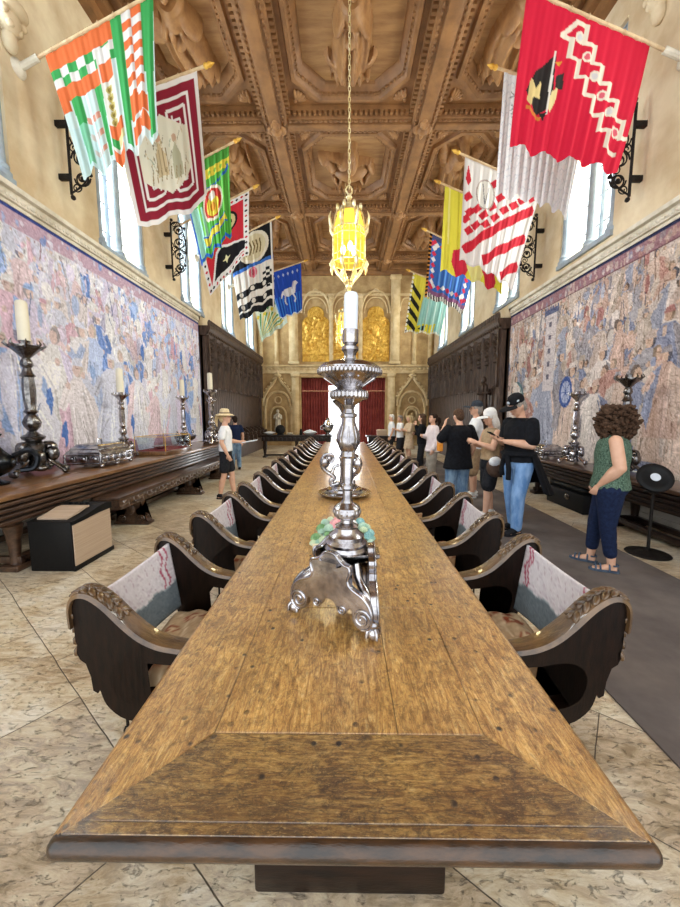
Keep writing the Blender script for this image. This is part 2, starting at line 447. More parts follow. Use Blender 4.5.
for i, (a, b) in enumerate(winR): window(i+6, 'right', XR, a, b)

# carved stone cornice over the tapestries
def cornice(side, X, y0, y1, z, n):
    s = 1 if side == 'left' else -1
    prof = [(0,0),(.05,0),(.05,.03),(.03,.035),(.03,.055),(.07,.06),(.07,.15),(.055,.155),(.055,.175),(.12,.18),(.13,.215),(.13,.235),(0,.24)]
    mb = MB(); mb.prism([(X+s*a, z+b) for a, b in prof], y0, y1, 'xz')
    y = y0+.1
    while y < y1-.1:                                                # running leaf carving in the hollow
        mb.ball((X+s*.07, y, z+.11), (.025, .05, .036), 8, 5); mb.ball((X+s*.07, y+.075, z+.1), (.02, .02, .028), 6, 4)
        y += .15
    struct(mb.build('trim_%d' % n, M['pale_stone'], smooth=50), 'pale carved stone cornice above the %s tapestry' % side, 'cornice')
cornice('left', XL, YF, 10.55, 4.13, 1)
cornice('right', XR, YF, 9.55, 4.03, 2)
# lower wall plinth
for nm, X, s in (('baseboard_left', XL, 1), ('baseboard_right', XR, -1)):
    mb = MB(); mb.bx(min(X, X+s*.06), max(X, X+s*.06), YF, 9.6, 0, .16); mb.bx(min(X, X+s*.03), max(X, X+s*.03), YF, 9.6, .16, .72)
    struct(mb.build(nm, M['whitewall'], smooth=0), 'pale plaster skirting below the %s tapestry' % nm[10:], 'baseboard')

# ---------------------------------------------------------------- coffered ceiling
BX = (-1.58, 1.82); BW = .27; BYS = [-1.8, 1.85, 5.5, 9.15, 12.8, 16.45]; ZB = 8.12; ZP = 8.42
ce = MB(); ce.bx(XL-.4, XR+.4, YF-.5, YB+.4, ZC, ZC+.2)
ceiling = struct(ce.build('ceiling', M['ceiling'], smooth=0), 'carved wooden coffered ceiling', 'ceiling')
def beam_long(x):
    mb = MB(); mb.cb(x-BW, x+BW, YF-.4, YB, ZB+.06, ZC, .015)
    mb.cb(x-.13, x+.13, YF-.4, YB, ZB-.01, ZB+.07, .02)
    for e in (-1, 1):
        mb.bx(min(x+e*BW, x+e*(BW+.09)), max(x+e*BW, x+e*(BW+.09)), YF-.4, YB, ZB+.2, ZC)
        y = 1.0
        while y < YB-.1:
            mb.ball((x+e*.2, y, ZB+.05), (.028, .045, .03), 6, 4)
            mb.bx(x+e*(BW+.045)-.045, x+e*(BW+.045)+.045, y-.035, y+.025, ZB+.13, ZB+.2); y += .115
    return mb.build('beam', M['ceiling'], ceiling)
def beam_cross(y, x0, x1):
    mb = MB(); mb.cb(x0, x1, y-.2, y+.2, ZB+.09, ZC, .015); mb.cb(x0, x1, y-.09, y+.09, ZB+.03, ZB+.1, .02)
    for e in (-1, 1):
        mb.bx(x0, x1, min(y+e*.2, y+e*.3), max(y+e*.2, y+e*.3), ZB+.2, ZC)
        x = x0+.08
        while x < x1-.05:
            mb.ball((x, y+e*.15, ZB+.07), (.045, .026, .028), 6, 4)
            mb.bx(x-.035, x+.025, y+e*.25-.045, y+e*.25+.045, ZB+.14, ZB+.2); x += .115
    return mb.build('crossbeam', M['ceiling'], ceiling)
for x in BX: beam_long(x)
XS = [(XL, BX[0]-BW), (BX[0]+BW, BX[1]-BW), (BX[1]+BW, XR)]
for y in BYS[1:]:
    for a, b in XS: beam_cross(y, a, b)
mb = MB(); mb.cb(XL, XR, YB-.22, YB, ZB-.12, ZC, .03); mb.cb(XL, XR, YB-.34, YB, ZB+.06, ZC, .03); mb.build('wall_beam', M['ceiling'], ceiling)
for s, X in ((1, XL), (-1, XR)):
    mb = MB(); mb.bx(min(X, X+s*.26), max(X, X+s*.26), YF, YB, ZB+.1, ZC); mb.bx(min(X, X+s*.14), max(X, X+s*.14), YF, YB, ZB-.1, ZC); mb.build('wall_beam', M['ceiling'], ceiling)
for x in BX:                                                         # carved cherub bosses at the crossings
    for y in BYS[2:]:
        mb = MB(); mb.ball((x, y, ZB-.02), (.13, .1, .1), 12, 8); mb.ball((x, y-.16, ZB), (.11, .1, .12), 12, 8); mb.ball((x, y-.26, ZB+.01), (.07, .06, .06), 8, 6)
        for e in (-1, 1): mb.ball((x+e*.13, y+.04, ZB+.02), (.09, .14, .05), 8, 6); mb.ball((x+e*.06, y-.2, ZB-.08), .025, 6, 4)
        mb.ball((x, y+.17, ZB), (.06, .12, .06), 8, 6)
        mb.build('boss', M['carved_wood'], ceiling, 60)
def saint_relief(kind, seed):
    r = np.random.default_rng(seed); ph = r.uniform(0, 6)
    def fn(X, Z):
        H = np.zeros_like(X); z0, z1 = .28, 1.62
        sway = .05*np.sin(Z*3+ph)
        if kind == 'rider':
            H = np.maximum(H, blob(X, Z, .05, .85, .52, .24, .2)); H = np.maximum(H, blob(X, Z, -.5, 1.15, .13, .3, .18, .5)); H = np.maximum(H, blob(X, Z, -.66, 1.34, .2, .1, .16, -.4))
            for cx, rt in ((-.4, .35), (-.22, -.2), (.38, .3), (.55, -.25)): H = np.maximum(H, blob(X, Z, cx, .5, .07, .32, .12, rt))
            H = np.maximum(H, blob(X, Z, .1, 1.25, .17, .34, .22)); H = np.maximum(H, blob(X, Z, .1, 1.66, .11, .13, .2)); H = np.maximum(H, blob(X, Z, -.1, 1.3, .3, .07, .2, .5))
            H = np.maximum(H, blob(X, Z, .62, .9, .1, .34, .1, .4)); H = np.maximum(H, blob(X, Z, -.05, 1.3, .8, .03, .14, -.2))
        else:
            t = np.clip((Z-z0)/(z1-z0), 0, 1)
            w = .36-.16*t+.06*np.sin(t*PI)
            body = np.sqrt(np.clip(1-((X-sway)/w)**2, 0, 1))*.2*((Z > z0) & (Z < z1))
            folds = 1+.22*np.sin((X-sway)/w*9+ph+Z*1.6)*(Z < 1.25)
            H = body*folds
            H = np.maximum(H, blob(X, Z, .0, 1.5, .26, .14, .2)); H = np.maximum(H, blob(X, Z, .02, 1.78, .12, .15, .22)); H = np.maximum(H, blob(X, Z, .02, 1.76, .2, .22, .06))
            H = np.maximum(H, blob(X, Z, -.2, 1.25, .08, .28, .22, -.45)); H = np.maximum(H, blob(X, Z, .22, 1.22, .08, .28, .22, .6)); H = np.maximum(H, blob(X, Z, .0, 1.06, .2, .07, .25, .2))
            if kind == 'staff': H = np.maximum(H, blob(X, Z, .36, 1.1, .035, .9, .12))
            if kind == 'book': H = np.maximum(H, .17*((abs(X+.36) < .15) & (abs(Z-1.25) < .22)))
            if kind == 'wings':
                for e in (-1, 1): H = np.maximum(H, blob(X, Z, e*.4, 1.3, .17, .48, .1, -e*.3)*(1+.2*np.sin(Z*40)))
            if kind == 'moon': H = np.maximum(H, blob(X, Z, 0, .42, .52, .28, .13)*(((X)**2/.2+((Z-.62)/.28)**2) > 1))
        H = np.maximum(H, .12*((abs(X) < .4-.12*(Z < .16)) & (Z > .06) & (Z < .28))*(1+.25*np.sin(X*40)))
        H = np.maximum(H, blob(X, Z, 0, .05, .2, .12, .1))
        return H
    return fn
def coffer(x0, x1, y0, y1, kind, seed):
    cx, cy = (x0+x1)/2, (y0+y1)/2; hw, hh = (x1-x0)/2, (y1-y0)/2
    def octo(w, h, c): return [(cx-w+c, cy-h), (cx+w-c, cy-h), (cx+w, cy-h+c), (cx+w, cy+h-c), (cx+w-c, cy+h), (cx-w+c, cy+h), (cx-w, cy+h-c), (cx-w, cy-h+c)]
    aw, ah = min(hw-.1, 1.32), min(hh-.12, 1.52); c = .52*min(1, ah/1.4)
    rings = [(octo(aw, ah, c), ZP), (octo(aw-.03, ah-.03, c), ZP-.07), (octo(aw-.1, ah-.1, c-.02), ZP-.07), (octo(aw-.13, ah-.13, c-.02), ZP-.02), (octo(aw-.26, ah-.26, c-.08), ZP+.1), (octo(aw-.28, ah-.28, c-.08), ZP+.17)]
    mb = MB(); vs = []; fs = []
    for ring, z in rings: vs += [(x, y, z) for x, y in ring]
    for i in range(len(rings)-1):
        for k in range(8): fs.append((i*8+k, (i+1)*8+k, (i+1)*8+(k+1)%8, i*8+(k+1)%8))
    mb.add(vs, fs)
    # flat spandrels out to the beams
    o = rings[0][0]; R = [(x0, y0), (x1, y0), (x1, y1), (x0, y1)]
    vs = [(x, y, ZP) for x, y in o]+[(x, y, ZP) for x, y in R]
    mb.add(vs, [(0, 1, 9, 8), (2, 3, 10, 9), (4, 5, 11, 10), (6, 7, 8, 11), (1, 2, 9), (3, 4, 10), (5, 6, 11), (7, 0, 8)])
    # dentils round the octagon
    oo = rings[3][0]
    for k in range(8):
        a, b_ = Vector(oo[k]), Vector(oo[(k+1) % 8]); L = (b_-a).length; n = max(2, int(L/.1)); ang = math.atan2((b_-a).y, (b_-a).x)
        for i in range(n):
            p = a.lerp(b_, (i+.5)/n)
            mb.bx(-.03, .03, -.02, .05, -.04, .02, Matrix.Translation((p.x, p.y, ZP+.02)) @ Matrix.Rotation(ang, 4, 'Z'))
    fo = mb.build('coffer_frame', M['ceiling'], ceiling, 30)
    p = MB(); p.prism(rings[5][0], ZP+.16, ZP+.19, 'xy'); p.build('coffer_panel', M['ceiling_light'], fo, 0)
    # fan shells in the four corners
    sh = MB()
    for ex in (-1, 1):
        for ey in (-1, 1):
            qx, qy = cx+ex*(hw-.14), cy+ey*(hh-.16)
            for k in range(5):
                a = math.atan2(-ey, -ex)+(-.7+.35*k)
                sh.ball((0, 0, 0), (.13, .045, .05), 8, 5, Matrix.Translation((qx+.13*math.cos(a), qy+.13*math.sin(a), ZP-.01)) @ Matrix.Rotation(a, 4, 'Z'))
            sh.ball((qx, qy, ZP-.02), .05, 8, 5)
    sh.build('corner_shell', M['carved_wood'], fo, 60)
    if kind:
        k = min(1.0, (ah-.3)*2/1.95); r = MB()
        # figure lies on the coffer panel: head towards the front of the hall, relief standing down into the room
        Mx = Matrix.Translation((cx, cy+.98*k, ZP+.165)) @ Matrix(((k*1.0, 0, 0, 0), (0, 0, -k, 0), (0, 2.1, 0, 0), (0, 0, 0, 1)))
        relief(r, 1.7, 2.0, 72, 84, saint_relief(kind, seed), Mx, .004)
        r.build('carved_figure', M['carved_wood'], fo, 70)
kinds = [[None]*3, ['book', 'moon', 'staff'], ['staff', 'rider', 'wings'], ['wings', 'book', 'staff'], [None]*3]
for j in range(1, 6):
    y0 = BYS[j]+.3; y1 = BYS[j+1]-.3 if j < 5 else YB-.34
    for i, (a, b) in enumerate(XS):
        coffer(a+(.26 if i == 0 else .09), b-(.26 if i == 2 else .09), y0, y1, kinds[j-1][i], j*10+i)

# ---------------------------------------------------------------- back wall
DX0, DX1, DZ = -2.15, 2.06, 3.36
bw = MB(); bw.bx(XL-.4, DX0, YB, YB+.4, 0, ZC); bw.bx(DX1, XR+.4, YB, YB+.4, 0, ZC); bw.bx(DX0, DX1, YB, YB+.4, DZ, ZC)
wall_back = struct(bw.build('wall_back', M['limestone'], smooth=0), 'carved ochre limestone end wall of the hall', 'wall')
mb = MB()
for z, d, h in ((3.5, .1, .12), (3.62, .06, .2), (3.82, .14, .08), (7.1, .06, .1)): mb.bx(XL, XR, YB-d, YB+.01, z, z+h)
x = XL+.1
while x < XR-.1: mb.ball((x, YB-.07, 3.72), (.075, .04, .075), 8, 5); x += .19
mb.build('frieze', M['limestone_light'], wall_back, 50)
def pilaster(x, w, z0, z1, d=.12):
    p = MB(); p.cb(x-w/2, x+w/2, YB-d, YB+.01, z0, z1, .012); p.cb(x-w*.28, x+w*.28, YB-d-.05, YB, z0+.2, z1-.25, .02)
    p.cb(x-w*.62, x+w*.62, YB-d-.05, YB, z0, z0+.14, .015); p.cb(x-w*.62, x+w*.62, YB-d-.05, YB, z1-.16, z1, .015)
    p.build('pilaster', M['limestone_light'], wall_back, 30)
for x in (-4.0, -3.25, 3.35, 4.1): pilaster(x, .18, 3.92, 7.1, .08)
for x in (-2.42, 2.42): pilaster(x, .42, 3.92, 8.0, .16)
for x in (-.62, .78): pilaster(x, .2, 3.92, 7.1, .1)
for x in (-2.36, 2.28): pilaster(x, .34, 0, 3.5, .16)
for x in (-4.08, 4.2): pilaster(x, .16, 0, 3.5, .12)
# pointed blind arches with tracery above
tr = MB()
def arch(cx, w, z, h, r=.045):
    for e in (-1, 1):
        tr.tube([(cx+e*w/2*math.cos(t*PI/2)**.8, YB-.05, z+h*math.sin(t*PI/2)) for t in np.linspace(0, 1, 12)], r, 6)
def ogee(cx, w, z, h, r=.05):
    for e in (-1, 1):
        tr.tube([(cx+e*p[0], YB-.05, p[1]) for p in bez((w/2, z), (w/2, z+h*.55), (w*.16, z+h*.55), (0.0, z+h), 14)], r, 6)
for cx in (-1.35, .08, 1.5): arch(cx, 1.36, 6.3, 1.0, .055); arch(cx, 1.1, 6.3, .72, .03)
for cx in (-1.35, .08, 1.5):
    tr.tube([(cx+.13*math.cos(a), YB-.03, 7.28+.13*math.sin(a)) for a in np.linspace(0, 2*PI, 14)], .03, 6)
for cx in (-3.62, -2.85, 2.95, 3.72): arch(cx, .6, 6.4, .6, .035)
for cx in (-3.22, 3.3):                                              # ogee niches either side of the door
    ogee(cx, 1.45, 1.95, 1.5, .07); arch(cx, 1.2, 1.9, .72, .06); arch(cx, .78, 1.4, .5, .05)
    for e in (-1, 1): tr.tube([(cx+e*.39, YB-.04, .3), (cx+e*.39, YB-.04, 1.42)], .05, 6); tr.tube([(cx+e*.64, YB-.05, .3), (cx+e*.64, YB-.05, 1.95)], .07, 6)
    tr.tube([(cx+.16*math.cos(a), YB-.04, 2.22+.16*math.sin(a)) for a in np.linspace(0, 2*PI, 14)], .035, 6)
    for k in range(6):                                               # crockets and finial
        t = .2+.13*k
        for e in (-1, 1):
            p = bez((.725, 1.95), (.725, 1.95+.82), (.23, 1.95+.82), (0, 3.45), 20)[int(t*20)]; tr.ball((cx+e*(p[0]+.07), YB-.06, p[1]+.05), (.07, .05, .07), 8, 5)
    tr.ball((cx, YB-.07, 3.4), (.2, .08, .1), 10, 6); tr.ball((cx, YB-.07, 3.52), (.09, .07, .12), 8, 6)
tr.build('tracery', M['limestone_light'], wall_back, 60)
for cx in (-3.22, 3.3):
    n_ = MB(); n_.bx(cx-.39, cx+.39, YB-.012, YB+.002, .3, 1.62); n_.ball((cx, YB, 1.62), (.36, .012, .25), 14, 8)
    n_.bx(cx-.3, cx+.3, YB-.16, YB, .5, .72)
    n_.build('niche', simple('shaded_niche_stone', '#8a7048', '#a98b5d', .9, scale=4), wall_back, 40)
def fig_mesh(mb, cx, cy, z0, h, w=.17):
    p = []
    for t, r in ((0, 1.0), (.08, 1.05), (.3, .85), (.5, .75), (.62, .85), (.74, .95), (.8, .6), (.84, .3)): p.append((r*w, t*h))
    mb.lathe(p, 18, x=cx, y=cy, z=z0, sq=lambda a: .86+.12*math.cos(a*9))
    mb.ball((cx, cy, z0+.92*h), (w*.45, w*.45, h*.085), 12, 8)
    for e in (-1, 1): mb.tube([(cx+e*w*.85, cy, z0+.74*h), (cx+e*w*1.05, cy-.05, z0+.58*h), (cx+e*w*.2, cy-w*.9, z0+.6*h)], [w*.3, w*.27, w*.2], 8)
mb = MB(); fig_mesh(mb, -3.22, YB-.17, .72, 1.05); mb.ball((-3.1, YB-.3, 1.36), .06, 8, 6)
struct(mb.build('trim_3', M['pale_stone'], smooth=60), 'pale robed stone saint standing in the left niche of the end wall', 'statue')
mb = MB()
mb.tube([(3.3+.26*math.cos(a), YB-.06, 1.5+.3*math.sin(a)) for a in np.linspace(0, 2*PI, 20)], .06, 8)
fig_mesh(mb, 3.3, YB-.15, .72, .9, .15)
mb.build('niche_carving', M['limestone_light'], wall_back, 60)
# gilded relief panels
def gold_fn(seed):
    r = np.random.default_rng(seed)
    bl = [(r.uniform(-.5, .5), r.uniform(.15, 2.05), r.uniform(.07, .2), r.uniform(.1, .32), r.uniform(.06, .14), r.uniform(-1, 1)) for _ in range(46)]
    heads = [(r.uniform(-.48, .48), z, .085, .1, .17, 0) for z in (.55, .95, 1.2, 1.5, 1.75, 1.9, .8, 1.35)]
    def fn(X, Z):
        out = ((abs(X) < .6) & (Z < 1.75)) | (((X)/.36)**2+((Z-2.15)/.36)**2 < 1) | ((abs(X)/.6)**2+((Z-1.75)/.38)**2 < 1)
        H = np.full_like(X, .03)
        for b_ in bl+heads: H = np.maximum(H, blob(X, Z, *b_))
        H = H+.012*np.sin(X*60+Z*25)*np.sin(Z*47)
        for cz in (.34,): H = np.maximum(H, .11*((abs(Z-cz) < .03)))
        return np.where(out, H, 0)
    return fn
for i, cx in enumerate((-1.35, .08, 1.5)):
    mb = MB(); Mx = Matrix.Translation((cx, YB-.005, 4.06)) @ Matrix.Diagonal((1.08, 1, 1.02, 1))
    relief(mb, 1.3, 2.55, 74, 130, gold_fn(i+3), Mx, .005); mb.build('gilded_relief', M['gold'], wall_back, 70)
# doorway: stone surround, rod, two red curtains with the daylight between them
mb = MB()
for x in (DX0, DX1): mb.cb(x-.06, x+.06, YB-.1, YB+.3, 0, DZ, .02)
mb.cb(DX0-.06, DX1+.06, YB-.12, YB+.3, DZ-.06, DZ+.1, .02)
door = struct(mb.build('door_1', M['limestone'], smooth=30), 'tall stone doorway in the end wall, daylight beyond', 'door')
mb = MB(); mb.bx(DX0, DX1, YB+.22, YB+.3, 2.95, DZ); mb.build('valance', M['curtain'], door, 0)
cr = thing('curtain_rod', 'thin pale rod across the doorway in front of the red curtains', 'curtain rod', (0, YB-.02, 2.66))
mb = MB(); mb.tube([(DX0, 0, 0), (DX1, 0, 0)], .03, 8); mb.build('rod', simple('pale_rod', '#c08a6a', None, .5), cr)
for x in (DX0+.02, DX1-.02): mb = MB(); mb.ball((x, 0, 0), .045, 8, 6); mb.build('finial', M['gold'], cr)
for x0, x1, lab in ((DX0+.05, -.76, 'dark red pleated curtain on the left side of the far doorway'), (.74, DX1-.05, 'dark red pleated curtain on the right side of the far doorway')):
    nu, nv = 90, 12; U, V = np.meshgrid(np.linspace(0, 1, nu), np.linspace(0, 1, nv))
    pts = np.stack([x0+(x1-x0)*U, YB+.12+.045*np.sin(U*2*PI*10+.6*np.sin(V*3)), DZ-.02-(DZ-.04)*V], -1).reshape(-1, 3)
    o = grid_obj('curtain', pts, nu, nv, M['curtain'], thick=.01); tag(o, lab, 'curtain')

# ---------------------------------------------------------------- choir stall panelling at the far end of both side walls
def tracery_fn(W, H):
    def fn(X, Z):
        h = np.zeros_like(X); n = max(1, round(W/.62)); w = W/n
        lx = (X+W/2) % w - w/2
        for cz, ry, rx in ((H*.62, H*.3, w*.46), (H*.62, H*.2, w*.3)):
            e = np.sqrt((lx/rx)**2+((Z-cz)/ry)**2); h = np.maximum(h, .13*np.exp(-((e-1)/.09)**2)*(Z > cz-.02))
        for ox, oz, rr in ((0, H*.68, w*.15), (-w*.2, H*.9, w*.12), (w*.2, H*.9, w*.12), (0, H*.86, w*.1), (-w*.16, H*.5, w*.1), (w*.16, H*.5, w*.1)):
            e = np.sqrt((lx-ox)**2+(Z-oz)**2)/rr; h = np.maximum(h, .12*np.exp(-((e-1)/.2)**2))
        h = np.maximum(h, .16*np.exp(-((abs(lx)-w/2)/.03)**2)); h = np.maximum(h, .03*np.exp(-(lx/.02)**2)*(Z < H*.55))
        h = np.maximum(h, .06*(Z > H-.05)); h = np.maximum(h, .05*(Z < .05))
        return h+.012
    return fn
def stalls(side, X, y0, y1, n, ztop):
    s = 1 if side == 'left' else -1
    root = thing('choir_stall', 'dark carved wooden choir stall panelling on the %s wall' % side, 'choir stall', (X, y0, 0))
    L = y1-y0; q = lambda a, b: (min(s*a, s*b), max(s*a, s*b))
    mb = MB(); mb.bx(*q(0, .1), 0, L, 0, ztop-.3); mb.build('back_panel', M['panel'], root, 0)
    mb = MB(); y = .02
    while y < L: mb.cb(*q(.1, .135), y, min(y+.17, L), .9, ztop-1.75, .012); y += .2
    mb.build('boarding', M['panel'], root, 30)
    mb = MB()                                                         # carved canopy of tracery, leaning out
    Mx = Matrix.Translation((s*.12, L/2, ztop-1.8)) @ Matrix.Rotation(s*PI/2, 4, 'Z')
    relief(mb, L-.04, 1.5, int(L*32), 64, tracery_fn(L-.04, 1.5), Mx)
    mb.build('tracery_panel', M['panel'], root, 60)
    mb = MB(); mb.prism([(s*a, ztop-.34+b) for a, b in [(0,0),(.2,0),(.24,.06),(.24,.12),(.32,.18),(.34,.26),(.34,.3),(0,.3)]], 0, L, 'xz')
    y = .05
    while y < L-.03: mb.ball((s*.3, y, ztop+.02), (.055, .052, .11), 8, 5); mb.bx(*q(.24, .28), y-.03, y+.03, ztop-.26, ztop-.18); y += .14
    mb.build('cornice', M['panel'], root, 40)
    mb = MB(); mb.cb(*q(.02, .22), -.0, .26, 0, ztop-.3, .015)
    for z in (.5, 1.4, 2.3, 3.1): mb.cb(*q(.2, .25), .03, .23, z, z+.7, .03)
    mb.build('end_post', M['panel'], root, 30)
    mb = MB(); mb.cb(*q(.02, .22), L-.2, L, 0, ztop-.3, .015); mb.build('end_post', M['panel'], root, 30)
    mb = MB(); mb.cb(*q(.1, .55), .3, L-.3, .48, .54, .01); mb.bx(*q(.1, .5), .3, L-.3, 0, .48)
    mb.build('seat', M['panel'], root, 30)
    y = .3
    while y < L-.25:
        a = MB(); a.prism([(s*.1, .5), (s*.58, .5), (s*.6, .72), (s*.5, .76), (s*.42, .9), (s*.28, 1.0), (s*.1, 1.02)], y-.035, y+.035, 'xz'); a.ball((s*.53, y, .8), (.06, .05, .06), 8, 6)
        a.build('seat_divider', M['panel'], root, 40); y += .66
    return root
stl = stalls('left', XL+.015, 10.62, 17.5, 1, 4.12)
st_r = stalls('right', XR-.015, 9.62, 17.5, 2, 4.05)
mb = MB(); fig_mesh(mb, -.34, .75, 1.45, 1.15, .16); mb.lathe([(.2,0),(.22,.1),(.12,.3),(.05,.45)], 12, M=Matrix.Translation((-.34, .75, 1.45)) @ Matrix.Diagonal((1,1,-1,1)))
mb.build('carved_statue', M['panel'], st_r, 60)
# plaster corbels high on the walls
for x, s, y, z, n in ((XL, 1, 4.95, 6.35, 4), (XR, -1, 5.55, 7.15, 5)):
    mb = MB(); mb.ball((x+s*.06, y, z), (.12, .14, .16), 12, 8); mb.ball((x+s*.1, y+.02, z+.16), (.14, .18, .1), 12, 8); mb.ball((x+s*.05, y, z-.2), (.08, .09, .14), 10, 7)
    for k in range(6): a = k*PI/3; mb.ball((x+s*.12, y+.13*math.cos(a), z+.05+.13*math.sin(a)), .05, 8, 5)
    struct(mb.build('trim_%d' % n, M['plaster'], smooth=60), 'carved leaf corbel high on the %s wall' % ('left' if s > 0 else 'right'), 'corbel')
# carpet runner on the visitors' side
mb = MB(); mb.bx(1.475, 3.14, YF, 12.6, .001, .012); tag(mb.build('carpet_runner', M['carpet'], smooth=0), 'long grey carpet runner on the floor beside the right row of chairs', 'carpet')
# ================================================================ THE LONG TABLE
TX0, TX1, TY0, TY1, TZ = -.558, .588, .571, 10.2, .76
tbl = thing('refectory_table', 'long dark walnut refectory table with a worn mitred plank top', 'table', (0, 5.4, 0))
def ttop():
    g = .0007; e = .021; z0, z1 = TZ-.044, TZ
    mb = MB(); me_ = MB(); ed_ = MB()
    def pl(pts, dz=0, mb=mb):
        c = Vector((sum(p[0] for p in pts)/len(pts), sum(p[1] for p in pts)/len(pts)))
        out = []
        for p in pts:
            d = Vector(p)-c; out.append((p[0]-math.copysign(g, d.x), p[1]-math.copysign(g, d.y)))
        bm = bmesh.new()
        lo = [bm.verts.new((x, y-5.4, z0)) for x, y in out]; hi = [bm.verts.new((x, y-5.4, z1+dz)) for x, y in out]
        n = len(out); bm.faces.new(list(reversed(lo))); bm.faces.new(hi)
        for i in range(n): bm.faces.new((lo[i], lo[(i+1) % n], hi[(i+1) % n], hi[i]))
        bmesh.ops.recalc_face_normals(bm, faces=bm.faces)
        bmesh.ops.bevel(bm, geom=[ed for ed in bm.edges if all(v.co.z > z1-.01 for v in ed.verts)], offset=.0013, segments=1, affect='EDGES')
        mb.bm(bm)
    a, b = TX0+e, TX1-e; f = TY0+e; k = TY1-e
    xl, xr, ys = -.322, .348, .815
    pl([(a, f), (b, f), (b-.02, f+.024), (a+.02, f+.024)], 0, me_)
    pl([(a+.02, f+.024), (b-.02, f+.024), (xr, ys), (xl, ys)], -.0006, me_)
    pl([(a, f), (xl, ys), (xl, 3.1), (a, 3.1)]); pl([(b, f), (b, 3.6), (xr, 3.6), (xr, ys)])
    pl([(a, 3.1), (xl, 3.1), (xl, 6.9), (a, 6.9)], -.001); pl([(xr, 3.6), (b, 3.6), (b, 7.2), (xr, 7.2)], -.0008)
    pl([(a, 6.9), (xl, 6.9), (xl, k), (a, k)]); pl([(xr, 7.2), (b, 7.2), (b, k), (xr, k)])
    for x0, x1, cuts in ((xl, .135, (ys, 1.40, 1.5, 4.6, 7.3, k)), (.135, xr, (ys, 1.40, 1.5, 5.2, 8.1, k))):
        for y0, y1 in zip(cuts[:-1], cuts[1:]): pl([(x0, y0), (x1, y0), (x1, y1), (x0, y1)], -.0004*((y0*7) % 3))
    r = e+.001
    rim = [(a, f), (b, f), (b, k), (a, k)]
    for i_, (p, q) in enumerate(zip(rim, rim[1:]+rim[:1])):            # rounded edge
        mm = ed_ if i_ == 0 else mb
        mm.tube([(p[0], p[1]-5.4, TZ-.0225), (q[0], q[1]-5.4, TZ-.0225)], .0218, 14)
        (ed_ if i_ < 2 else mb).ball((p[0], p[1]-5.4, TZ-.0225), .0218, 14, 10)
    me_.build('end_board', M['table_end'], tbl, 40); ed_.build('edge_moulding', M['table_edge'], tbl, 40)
    return mb.build('tabletop', M['table'], tbl, 40)
ttop()
for y in (1.263, 5.4, 9.6):
    t = MB()
    t.cb(-.29, .33, y-.26-5.4, y+.2-5.4, .0, .12, .012); t.cb(-.2, .24, y-.12-5.4, y+.12-5.4, .12, .2, .012)
    t.lathe([(.1,0),(.12,.04),(.08,.1),(.13,.22),(.12,.32),(.08,.38),(.1,.42),(.1,.43)], 20, x=.02, y=y-5.4, z=.2)
    t.cb(-.4, .42, y-.09-5.4, y+.09-5.4, .62, .715, .01)
    t.build('trestle', M['darkwood'], tbl, 40)
t = MB(); t.cb(-.04, .08, 1.3-5.4, 9.5-5.4, .14, .26, .01); t.build('stretcher', M['darkwood'], tbl, 30)

